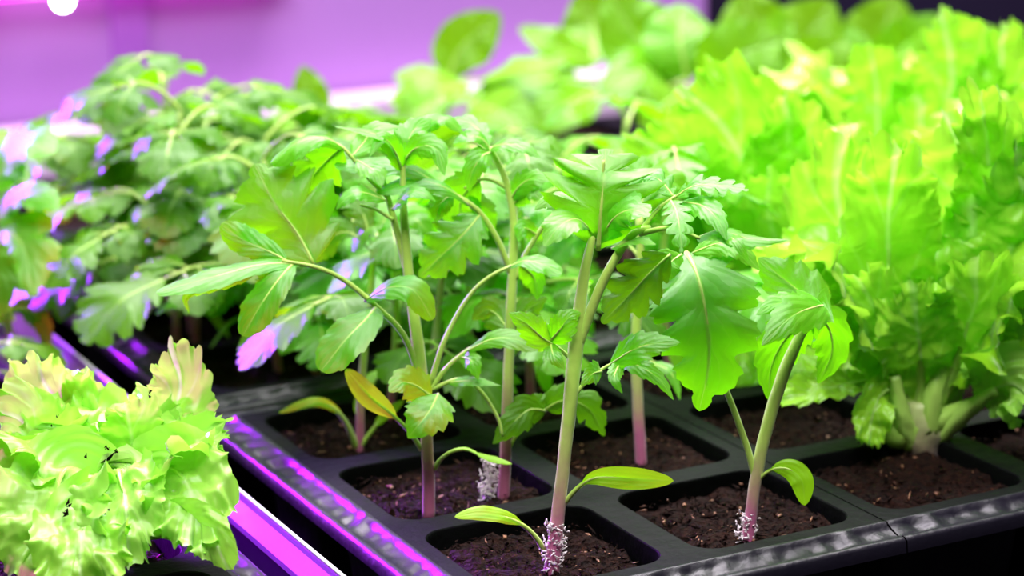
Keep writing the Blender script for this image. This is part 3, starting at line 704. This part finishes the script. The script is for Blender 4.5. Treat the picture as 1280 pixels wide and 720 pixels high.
broad((.185, .43), 'blurred broad-leaved plant with one upright round leaf, against the purple wall', [
    ([(560, 100, 0), (575, 62, 0), (625, 16, 0)], 36, .9, 0), ([(585, 105, -.01), (540, 112, -.02), (486, 128, -.02)], 34, .45, 0),
    ([(600, 100, 0), (650, 85, -.01), (705, 82, -.01)], 30, .25, 0), ([(555, 110, .01), (525, 100, .02), (492, 96, .02)], 24, .5, 0),
    ([(590, 130, -.02), (625, 138, -.04), (670, 160, -.045)], 36, .6, 0), ([(560, 120, -.02), (520, 140, -.03), (500, 165, -.03)], 30, .6, 0)])
broad((.235, .43), 'blurred broad-leaved plant with a pale oval leaf reaching out, right of the upright round leaf', [
    ([(745, 80, 0), (700, 60, -.01), (648, 34, -.01)], 26, .5, 0), ([(720, 90, -.01), (660, 105, -.02), (580, 128, -.03)], 32, .45, 0),
    ([(740, 80, 0), (742, 35, .01), (725, -12, .01)], 44, .9, 0), ([(745, 110, -.02), (700, 135, -.04), (655, 165, -.04)], 34, .6, 0),
    ([(750, 100, -.01), (790, 110, -.02), (835, 135, -.02)], 32, .6, 0)])
broad((.262, .375), 'large blurred broad-leaved plant above the pale middle lettuce', [
    ([(850, 110, 0), (810, 85, -.01), (750, 110, -.02)], 32, .5, 0), ([(850, 90, 0), (800, 50, 0), (760, -10, 0)], 50, .85, 0),
    ([(860, 100, -.01), (850, 55, -.01), (850, 5, 0)], 46, .85, 0), ([(880, 110, -.02), (920, 70, -.03), (980, 50, -.03)], 46, .7, 0),
    ([(870, 120, -.03), (920, 120, -.05), (985, 150, -.05)], 42, .8, 0), ([(850, 120, -.03), (830, 130, -.05), (800, 160, -.05)], 34, .7, 0)])
broad((.315, .38), 'blurred plant of big upright leaves at the top edge, right of centre', [
    ([(960, 110, 0), (945, 50, 0), (930, -15, 0)], 50, .9, 0), ([(975, 110, 0), (1000, 60, 0), (1040, 0, 0)], 52, .85, 0),
    ([(985, 110, -.02), (1030, 90, -.04), (1090, 110, -.04)], 46, .8, 0), ([(970, 110, -.02), (960, 110, -.05), (930, 150, -.05)], 44, .8, 0)])
broad((.368, .385), 'blurred plant of big leaves in the top right corner', [
    ([(1080, 100, 0), (1100, 50, 0), (1120, -6, 0)], 50, .9, 0), ([(1090, 100, 0), (1145, 60, -.01), (1180, 20, -.01)], 44, .8, 0),
    ([(1100, 110, -.01), (1180, 70, -.02), (1255, 40, -.02)], 40, .6, 0), ([(1085, 110, -.03), (1110, 110, -.05), (1150, 140, -.05)], 46, .8, 0), ([(1075, 110, -.01), (1040, 60, -.01), (1010, 40, -.01)], 40, .8, 0)])
broad((.125, .40), 'low blurred broad-leaved plant left of the upright round leaf, half hidden behind the seedlings', [
    ([(400, 160, 0), (390, 125, 0), (378, 82, 0)], 24, .9, 0), ([(410, 170, -.01), (450, 150, -.02), (490, 150, -.02)], 24, .4, 0), ([(400, 170, -.01), (360, 155, -.02), (325, 160, -.02)], 24, .5, 0)])
# left edge plants
P = Plant('tomato_seedling', (25, 470), 'tomato plant with large pale leaves cut off by the left edge, above the front lettuce', 'seedling', GT)
P.stem([(25, 470), (8, 400), (-8, 320), (-15, 240)], [6, 5.5, 5, 4])
P.leaf([(-22, 262), (0, 215, -.004), (35, 180, -.01), (68, 192, -.016)], 40, .35, kind='leaflet', pet=.15)
P.leaf([(-10, 290), (15, 252, -.004), (42, 245, -.01), (74, 262, -.016)], 28, .3, kind='leaflet', pet=.1)
P.leaf([(-10, 300), (8, 290, -.008), (30, 310, -.014), (42, 372, -.02)], 38, .6, kind='lobed', pet=.1)
P.leaf([(-5, 330), (-20, 320, -.01), (-5, 350, -.018), (5, 395, -.02)], 28, .8, kind='leaflet', mat=M_TOMD, pet=.1)
P.leaf([(-10, 240), (-14, 200, 0), (0, 175, .004), (20, 166, .006)], 22, .6, kind='leaflet', pet=.1)
P.leaf([(5, 400), (25, 385, 0), (50, 400, -.004), (62, 440, -.006)], 13, .6, kind='leaflet', mat=M_TOMD, pet=.1)
seedling(V(-.075, .255, SOILZ), .045, 133, 'low blurred tomato plant behind the left-edge one', mat=M_TOM, leafL=.022, nleaf=6)
seedling(V(-.052, .215, SOILZ), .022, 137, 'tiny dark seedling below the left-edge tomato plant, beside the magenta-lit rail', mat=M_TOMD, leafL=.012, nleaf=4)

# ------------------------------------------------------------------ lettuce
def frill_leaf(spine, n0, w, L, seed, mat, root, org, ruf=1., cup=.25, nr=22, na=300, rib=.0012, pet=.2, toothy=1., fc=.60):
    """lettuce leaf: pale stalk from the crown, wide puckered blade gathered into a ruffled edge"""
    rnd = random.Random(seed); mb = MB(); n = 60
    C = crom(spine, n+1); T = np.gradient(C, axis=0); T /= np.linalg.norm(T, axis=1)[:, None]
    seg = np.linalg.norm(np.diff(C, axis=0), axis=1).sum()
    ks = [(rnd.randint(3, 5), .75), (rnd.randint(9, 12), .9), (rnd.randint(18, 23), .62), (rnd.randint(36, 44), .36)]
    ph = [rnd.random()*6.28 for _ in range(12)]
    u = np.repeat(np.linspace(0, 1, nr+1)**.85, na); th = np.tile(-PI+2*PI*np.arange(na)/na, nr+1)
    c_, s_ = np.cos(th), np.sin(th)
    ry = np.where(c_ > 0, 1-fc, fc-pet)
    bn = np.where(c_ > 0, 1., 1-.45*np.abs(c_)**1.5)
    jag = 1+toothy*u**4*(.030*np.sin(ks[2][0]*th+ph[4])+.020*np.sin(ks[3][0]*th+ph[5])+.012*np.sin(67*th+ph[6]))+.06*np.sin(4*th+ph[7])*u
    x = w*u*s_*bn*jag; f = fc+ry*u*c_*jag
    q = np.clip(f, 0, 1)*n; i = np.minimum(n-1, q.astype(int)); g = (q-i)[:, None]
    t = T[i]*(1-g)+T[i+1]*g; t /= np.linalg.norm(t, axis=1)[:, None]
    c = C[i]*(1-g)+C[i+1]*g + t*(np.maximum(f-1, 0)*seg)[:, None]
    n0 = nrm(n0); nn = n0[None]-(t@n0)[:, None]*t; nn /= np.linalg.norm(nn, axis=1)[:, None]; bb = np.cross(t, nn)
    e = u**2.6*np.where(c_ > -.6, 1., np.maximum(0, (c_+1)/.4))
    z = sum(am*np.sin(k*th+ph[j])*(u**(1+j*1.7)) for j, (k, am) in enumerate(ks))
    z = z*.115*w*ruf*e + cup*x*x/w
    lat = .09*w*ruf*e*(np.sin(ks[1][0]*th+ph[8])*.7+np.sin(ks[2][0]*th+ph[9])*.45+np.sin(ks[3][0]*th+ph[10])*.15)
    z += .02*w*np.sin(x/w*14+ph[1])*np.sin(f*22+ph[2])
    z += np.array([.0026*mnoise.noise(Vector((a*170, b*seg*170, seed)))*min(1, uu*3)+.0006*mnoise.noise(Vector((a*520, b*seg*520, seed+3))) for a, b, uu in zip(x, f, u)])
    P = c+bb*(x+lat*c_)[:, None]+t*(lat*s_)[:, None]+nn*z[:, None]
    U_ = np.stack([.5+.5*np.clip(u*s_, -1, 1), f], 1)
    F = [[a*na+b, (a+1)*na+b, (a+1)*na+(b+1) % na, a*na+(b+1) % na] for a in range(nr) for b in range(na)]
    mb.add(P, F, U_, 0)
    qd = [C[k] for k in (0, 8, 16, 26, 36)]
    tube(mb, qd, [rib*1.7, rib*1.5, rib*1.1, rib*.5, rib*.1], n=24, k=10, mi=1)
    return mb.build('leaf', [mat, M_RIB], root, origin=org)

def lettuce(base, label, leaves, seed, mat, name='frilly_lettuce', R=.05, foot=True, z=SOILZ):
    """leaves: (azimuth deg, outward reach, top height, droop height at tip, half width)"""
    base = V(base[0], base[1], z); root = empty(name, base, label, 'lettuce', 'frilly lettuces')
    rnd = random.Random(seed)
    mb = MB(); tube(mb, [base-UP*.004, base+UP*.006, base+UP*.015], [.0042, .0052, .0038], n=12, k=14, wob=.08); mb.build('stem', M_STEML, root, origin=base)
    for k, (az, out, top, tip, w) in enumerate(leaves):
        a = math.radians(az); d = V(math.cos(a), math.sin(a), 0); s = base+UP*(.006+.0006*k)+d*.002
        sp = [s, s+d*out*.22+UP*top*.42, s+d*out*.5+UP*top*.85, s+d*out*.78+UP*top, s+d*out+UP*tip]
        n0 = UP*.45-d*.9 if top > out*1.5 else UP*.9-d*.45
        frill_leaf(sp, n0, w, out, seed*17+k, mat, root, base, ruf=rnd.uniform(.95, 1.3), rib=.0013)
    return root
def headleaves(rnd, n, out, top, w, az0=0, spread=360):
    L = []
    for k in range(n):
        f = k/(n-1); az = az0+k*137.5 if spread == 360 else az0+spread*(k/(n-1)-.5)
        L.append((az+rnd.uniform(-12, 12), out*(1.15-.8*f)*rnd.uniform(.9, 1.1), top*(.55+.5*f)*rnd.uniform(.92, 1.08), top*(.25+.75*f)*rnd.uniform(.85, 1.1), w*(1.0-.25*f)*rnd.uniform(.9, 1.1)))
    return L
cdir = math.degrees(math.atan2(TOCAM[1], TOCAM[0]))
r1 = random.Random(3)

class Lettuce(Plant):
    def __init__(s, bpx, label, seed, mat, foot=1., xy=None):
        if xy is not None:
            s.base = V(xy[0], xy[1], SOILZ); s.dep = depth(s.base); s.root = empty('frilly_lettuce', s.base, label, 'lettuce', 'frilly lettuces'); s.mpp = s.dep/FPX
        else: Plant.__init__(s, 'frilly_lettuce', bpx, label, 'lettuce', 'frilly lettuces')
        s.seed = seed; s.mat = mat; b = s.base
        mb = MB(); tube(mb, [b-UP*.004, b+UP*.005, b+UP*.013], [.0042*foot, .0054*foot, .0040*foot], n=12, k=14, wob=.08); mb.build('stem', M_STEML, s.root, origin=b)
    def fl(s, pts, w, face=.7, side=0., ruf=1., pet=.15, rib=.0013, mat=None, crown=True, **k):
        """ruffled leaf; the spine starts at the crown unless crown is False"""
        s.seed += 1; P = [s.p(q) for q in pts]
        if crown: P = [s.base+UP*.007]+P
        frill_leaf(P, UP*(1-face)+TOCAM*face+CR*side, w*s.mpp, 0, s.seed, mat or s.mat, s.root, s.base, ruf=ruf, pet=pet, rib=rib, **k)
    def back(s, n, out, top, w, a0=-80, a1=80):
        """leaves on the far side of the head"""
        rnd = random.Random(s.seed)
        for k in range(n):
            az = math.radians(cdir+180+a0+(a1-a0)*k/max(1, n-1)+rnd.uniform(-8, 8)); d = V(math.cos(az), math.sin(az), 0)
            o, h = out*rnd.uniform(.75, 1.1), top*rnd.uniform(.8, 1.1); b = s.base+UP*.006
            s.seed += 1
            frill_leaf([b, b+d*o*.3+UP*h*.45, b+d*o*.6+UP*h*.9, b+d*o+UP*h*.85], UP*.7-d*.7, w, 0, s.seed, s.mat, s.root, s.base, na=160, nr=14)
L1 = Lettuce((1152, 562), 'big frilly bright green lettuce filling the right side, thick pale stalks on a purple foot', 300, M_LET)
L1.back(5, .040, .052, .024)
L1.fl([(1170, 470, .006), (1205, 370, .002), (1215, 270, -.004), (1200, 190, -.010), (1180, 140, -.016)], 115, .85, -.15, cup=-.15)
L1.fl([(1190, 450, .004), (1240, 360, .0), (1275, 270, -.004), (1275, 180, -.012)], 85, .85, .1, cup=-.15)
L1.fl([(1110, 440, .010), (1068, 330, .008), (1045, 240, .004), (1050, 170, -.004)], 78, .8, -.1, cup=-.1)
L1.fl([(1130, 470, -.002), (1108, 420, -.008), (1085, 370, -.014), (1062, 335, -.022)], 52, .75, -.2, ruf=1.2)
L1.fl([(1150, 485, -.004), (1150, 440, -.012), (1145, 395, -.018), (1140, 350, -.022)], 56, .85, 0., ruf=1.2, cup=.1)
L1.fl([(1185, 480, -.004), (1205, 420, -.012), (1220, 370, -.018), (1215, 320, -.026)], 64, .85, .1, ruf=1.1, cup=-.1)
L1.fl([(1128, 500, -.002), (1106, 488, -.008), (1092, 515, -.012), (1086, 560, -.012)], 26, .85, 0., ruf=.8, pet=.3)
L1.fl([(1110, 482, .0), (1060, 480, -.004), (1010, 492, -.008), (965, 498, -.010)], 28, .35, 0., ruf=.7, pet=.3)
L1.fl([(1185, 522, -.004), (1225, 498, -.010), (1262, 480, -.016), (1300, 500, -.022)], 52, .8, .1, ruf=1.1, pet=.45, rib=.0022, mat=M_LETD)
L1.fl([(1112, 540, -.002), (1108, 470, -.002), (1112, 400, -.008), (1120, 350, -.012)], 40, .8, 0., pet=.45, rib=.0026)
L1.fl([(1170, 500, .002), (1120, 400, .0), (1110, 300, -.006), (1115, 220, -.014), (1120, 175, -.024)], 64, .8, -.1, ruf=1.3)
L1.fl([(1190, 500, .002), (1230, 300, -.0), (1235, 190, -.010), (1225, 110, -.020)], 55, .85, .0, ruf=1.3)
for pts, rr_ in (([(1140, 556, -.002), (1128, 520, -.006), (1118, 470, -.008)], (13, 11, 7)), ([(1160, 540, -.004), (1168, 490, -.006), (1185, 440, -.004)], (13, 12, 7)), ([(1172, 548, -.002), (1210, 512, -.008), (1245, 488, -.014)], (12, 12, 6))):
    mb = MB(); tube(mb, [L1.p(q) for q in pts], [r*L1.mpp for r in rr_], n=16, k=12, v0=.5, v1=1., wob=.1); mb.build('stalk', M_RIB, L1.root, origin=L1.base)
L2 = Lettuce(None, 'pale frilly lettuce in the middle, left of and behind the big right one', 340, M_LET, xy=(.152, .128))
L2.back(6, .045, .056, .026)
L2.fl([(962, 330, .0), (945, 240, -.006), (905, 160, -.012), (850, 105, -.020)], 92, .8, -.15, cup=-.12)
L2.fl([(990, 330, .0), (985, 230, -.006), (985, 160, -.012), (975, 120, -.020)], 66, .85, .05)
L2.fl([(1010, 350, .0), (1030, 270, -.006), (1040, 200, -.012), (1045, 175, -.018)], 52, .85, .1, ruf=1.2)
L2.fl([(930, 360, -.004), (890, 270, -.010), (840, 200, -.020), (790, 170, -.028)], 60, .75, -.2)
L2.fl([(975, 380, -.006), (970, 310, -.014), (960, 260, -.022), (965, 215, -.028)], 60, .9, 0., mat=M_LET)
L2.fl([(1000, 400, -.004), (1010, 350, -.012), (1020, 300, -.018), (1010, 260, -.022)], 52, .85, .1)
L2.fl([(960, 430, -.006), (930, 430, -.016), (905, 470, -.022), (895, 520, -.024)], 52, .8, 0., ruf=.8)
L2.fl([(985, 430, -.008), (985, 430, -.018), (990, 470, -.026), (1000, 515, -.028)], 50, .85, 0., ruf=.8)
L2.fl([(1010, 420, -.006), (1040, 400, -.014), (1055, 440, -.018), (1060, 490, -.020)], 45, .8, 0., ruf=.8)
L3 = Lettuce(None, 'frilly lettuce at the upper right, rising above and behind the big one', 380, M_LET, xy=(.225, .165))
L3.back(6, .040, .066, .026)
L3.fl([(1120, 290, .0), (1100, 190, -.006), (1095, 110, -.010), (1085, 60, -.018)], 62, .85, -.1)
L3.fl([(1160, 290, .0), (1175, 180, -.006), (1190, 90, -.010), (1175, 22, -.016)], 74, .85, 0.)
L3.fl([(1190, 280, .0), (1225, 180, -.006), (1250, 90, -.010), (1255, 35, -.018)], 60, .85, .1)
L3.fl([(1140, 300, -.01), (1140, 230, -.018), (1150, 170, -.026), (1150, 130, -.032)], 60, .85, 0.)
L3.fl([(1200, 300, -.004), (1255, 220, -.010), (1285, 150, -.016), (1300, 110, -.02)], 62, .85, 0.)
L4 = Lettuce(None, 'frilly lettuce cut off by the right edge, behind the big one', 410, M_LET, xy=(.232, .105))
L4.back(4, .035, .058, .026)
L4.fl([(1290, 330, .0), (1280, 240, -.006), (1270, 170, -.012), (1255, 120, -.020)], 70, .85, 0.)
L4.fl([(1300, 330, .0), (1320, 260, -.006), (1330, 190, -.012), (1330, 130, -.020)], 70, .85, 0.)
L4.fl([(1290, 350, -.004), (1270, 320, -.014), (1262, 280, -.022), (1268, 240, -.028)], 60, .85, 0.)
L5 = Lettuce((150, 700), 'pale frilly lettuce in the bottom left corner, dotted with soil crumbs', 440, M_LETD)
L5.back(4, .03, .026, .018, -60, 60)
L5.fl([(110, 600, .010), (85, 530, .014), (55, 475, .014), (45, 440, .008)], 58, .6, 0., ruf=1.1, cup=.3)
L5.fl([(130, 600, .010), (120, 540, .016), (108, 495, .018), (105, 462, .014)], 36, .6, 0., ruf=.8, cup=.3)
L5.fl([(175, 600, .008), (205, 540, .010), (225, 485, .010), (212, 432, .006)], 54, .75, .1, ruf=1.1, cup=.2)
L5.fl([(190, 620, .004), (225, 585, .002), (262, 555, .0), (286, 545, -.004)], 46, .6, .1, ruf=1.1, cup=.2)
L5.fl([(160, 600, .004), (165, 560, .004), (160, 520, .002), (152, 500, -.004)], 50, .55, 0., ruf=1.3, cup=.2)
L5.fl([(190, 600, -.004), (222, 590, -.010), (240, 625, -.018), (235, 690, -.026)], 60, .6, .1, ruf=1.3, cup=.25)
L5.fl([(150, 600, -.006), (148, 590, -.012), (158, 640, -.022), (165, 705, -.028)], 50, .6, 0., ruf=1.3, cup=.25)
L5.fl([(110, 600, -.006), (80, 590, -.014), (65, 650, -.022), (60, 745, -.026)], 76, .6, -.1, ruf=1.3, cup=.25)
L5.fl([(110, 600, .004), (60, 560, .002), (20, 520, -.002), (-15, 510, -.006)], 60, .55, -.1, ruf=1.2, cup=.2)
L5.fl([(100, 620, -.002), (40, 600, -.008), (0, 630, -.014), (-30, 690, -.018)], 62, .6, -.1, ruf=1.2, cup=.2)
L5.fl([(150, 640, -.014), (110, 650, -.022), (100, 690, -.030), (110, 760, -.034)], 62, .6, 0., ruf=1.3, cup=.25)
L5.fl([(205, 665, -.008), (235, 655, -.018), (262, 668, -.024), (285, 712, -.026)], 34, .8, .1, ruf=.4, pet=.3, toothy=.3)
mb = MB(); rr = random.Random(4)
for (px, py, dd, r) in ((188, 493, -.001, 5), (72, 522, -.006, 4), (66, 530, -.006, 3), (130, 560, -.006, 5), (142, 562, -.006, 5), (105, 572, -.008, 5), (82, 640, -.022, 8), (84, 628, -.022, 5), (130, 638, -.02, 4), (116, 668, -.022, 5), (256, 570, -.004, 6), (262, 680, -.014, 5)):
    for k in range(3):
        c0 = L5.p((px+rr.uniform(-3, 3), py+rr.uniform(-3, 3), dd-.003)); q = [c0+V(rr.gauss(0, 1), rr.gauss(0, 1), rr.gauss(0, 1))*r*.45*L5.mpp for _ in range(4)]
        mb.add(q, [[0, 1, 2], [0, 2, 3], [0, 3, 1], [1, 3, 2]], [(0, 0)]*4)
o = mb.build('soil_crumb', M_SOIL, origin=L5.base); tag(o, 'dark soil crumbs scattered on the leaves of the bottom left lettuce', 'soil', kind='stuff')

# ------------------------------------------------------------------ shelf, rails, wall
def box(mb, x0, y0, z0, x1, y1, z1, mi=0, bev=0):
    v = [(x0, y0, z0), (x1, y0, z0), (x1, y1, z0), (x0, y1, z0), (x0, y0, z1), (x1, y0, z1), (x1, y1, z1), (x0, y1, z1)]
    mb.add(v, [[0, 3, 2, 1], [4, 5, 6, 7], [0, 1, 5, 4], [1, 2, 6, 5], [2, 3, 7, 6], [3, 0, 4, 7]], [(0, 0)]*8, mi)
ZB = -.0445
YW = .62
M_SHELF = simple('dark_shelf_board', (.012, .009, .018), .35, nscale=30, bump=.05)
M_WALL = simple('lilac_panel', (.42, .19, .55), .55, nscale=8, bump=.02)
M_WALLD = simple('mauve_shadow_strip', (.38, .12, .54), .55, nscale=8, bump=.02)  # shadow band at the wall post put into a darker mauve
M_DARK = simple('dark_purple_wall', (.012, .006, .03), .6, nscale=10, bump=.05)
mb = MB(); box(mb, -.6, -.25, ZB-.012, .8, YW, ZB); o = mb.build('floor', M_SHELF, smooth=False); o['kind'] = 'structure'
mb = MB(); box(mb, -.6, YW, ZB-.012, .44, YW+.012, .5); o = mb.build('wall_back', M_WALL, smooth=False); o['kind'] = 'structure'
mb = MB(); box(mb, .44, YW+.1, ZB-.012, 1.1, YW+.112, .5); o = mb.build('wall_right', M_DARK, smooth=False); o['kind'] = 'structure'
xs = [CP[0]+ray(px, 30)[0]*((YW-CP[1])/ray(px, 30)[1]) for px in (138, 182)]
mb = MB(); box(mb, xs[0], YW-.004, ZB, xs[1], YW, .5); o = mb.build('shadow_trim_1', M_WALLD, smooth=False); o['kind'] = 'structure'

def rail(x0, x1, y0, y1, label, along='y'):
    """square tube with a raised lip and painted highlight; one long bar"""
    r = empty('divider_rail', ((x0+x1)/2, (y0+y1)/2, ZB), label, 'rail')
    org = ((x0+x1)/2, (y0+y1)/2, ZB)
    if along == 'y':
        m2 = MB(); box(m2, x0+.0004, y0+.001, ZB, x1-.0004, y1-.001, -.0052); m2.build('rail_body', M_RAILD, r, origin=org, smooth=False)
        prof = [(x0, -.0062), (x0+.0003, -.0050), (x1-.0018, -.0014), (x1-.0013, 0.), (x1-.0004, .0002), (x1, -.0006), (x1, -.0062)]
        mb = MB(); loop_strip(mb, [[(x, y, z) for x, z in prof] for y in (y0, y1)], closed=True)
        n = len(prof)
        for y, rev in ((y0, 0), (y1, 1)):
            q = [(x, y, z) for x, z in prof]; mb.add(q, [list(range(n)) if not rev else list(range(n-1, -1, -1))], [(0, 0)]*n)
    else:
        prof = [(y0, ZB), (y0, -.002), (y0+.001, 0), (y1-.001, 0), (y1, -.001), (y1, ZB)]
        mb = MB(); loop_strip(mb, [[(x, y, z) for y, z in prof] for x in (x0, x1)], closed=True)
    if along == 'y':
        m3 = MB(); tube(m3, [(x1-.0009, y0, .0001), (x1-.0009, y1, .0001)], [.0005, .0005], n=3, k=8); m3.build('rail_edge_highlight', M_EDGE, r, origin=org)  # thin tube drawn in white as the rail's highlight
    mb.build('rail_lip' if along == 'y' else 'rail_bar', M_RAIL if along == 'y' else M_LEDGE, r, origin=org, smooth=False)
    return r
rail(-.0248, -.0198, -.2, YW-.03, 'long glossy rail lit magenta with a bright highlighted edge between the left and right trays')
rail(-.5, .43, YW-.028, YW-.004, 'pale pink ledge along the foot of the purple wall', along='x')

# grow light on the wall, top left
zl = lambda px, py: (lambda d: (CP+d*((YW-.03-CP[1])/d[1])))(ray(px, py))
g0 = zl(-40, 2); g1 = zl(330, -16)
gl = empty('led_grow_light', (g0[0], YW-.02, g0[2]), 'blurred magenta LED grow light bar with one bright white lamp, top left corner', 'grow light')
org = (g0[0], YW-.02, g0[2]); zt = g0[2]
M_LEDM = simple('magenta_led_strip', (.8, .05, .6), .4, emit=(1., .04, .75), es=1.6)
M_LEDW = simple('white_led', (1, 1, 1), .3, emit=(1., .95, 1.), es=26.)
M_HOUS = simple('light_housing', (.75, .6, .8), .35, nscale=20, bump=.05)
zb = g0[2]-.002
mb = MB(); box(mb, g0[0]-.05, YW-.018, zb+.004, g1[0]+.02, YW-.001, zb+.016); mb.build('housing', M_HOUS, gl, origin=org, smooth=False)
mb = MB(); box(mb, g0[0]-.05, YW-.017, zb, g1[0]+.02, YW-.004, zb+.004); mb.build('led_strip', M_LEDM, gl, origin=org, smooth=False)
w0 = zl(72, -2)
bm = bmesh.new(); bmesh.ops.create_uvsphere(bm, u_segments=20, v_segments=12, radius=.004); me = bpy.data.meshes.new('white_lamp'); bm.to_mesh(me); bm.free(); me.materials.append(M_LEDW)
wl = bpy.data.objects.new('white_lamp', me); COL.objects.link(wl); wl.parent = gl; wl.location = (w0[0]-org[0], -.022+.02-.016, w0[2]-org[2])

# ------------------------------------------------------------------ lights
def area(name, loc, target, sx, sy, power, col, spread=PI):
    l = bpy.data.lights.new(name, 'AREA'); l.spread = spread; l.shape = 'RECTANGLE'; l.size = sx; l.size_y = sy; l.energy = power; l.color = col
    o = bpy.data.objects.new(name, l); COL.objects.link(o); o.location = loc
    d = Vector(target)-Vector(loc); o.rotation_euler = d.to_track_quat('-Z', 'Y').to_euler()
    return o
area('white_grow_lamp', (.24, .50, .85), (.14, .15, 0), .8, .5, 22, (1., .93, .98))
area('white_front_lamp', (-.05, -.15, .80), (.08, .12, 0), .5, .4, 7, (1., .97, .98))
area('magenta_grow_lamp', (-.14, .56, .17), (-.045, .11, 0), .12, .06, .36, (.38, .004, 1.), .36)
area('magenta_wall_lamp', (.0, .25, .55), (.05, .62, .05), .6, .2, 1.0, (.45, .10, 1.))
wd = bpy.data.worlds.new('world'); SC.world = wd; wd.use_nodes = True
bg = wd.node_tree.nodes['Background']; bg.inputs[0].default_value = (.10, .06, .14, 1); bg.inputs[1].default_value = .12

SC.view_settings.view_transform = 'Standard'; SC.view_settings.look = 'None'
SC.view_settings.exposure = 0.6; SC.view_settings.gamma = 1; SC.view_settings.use_curve_mapping = False
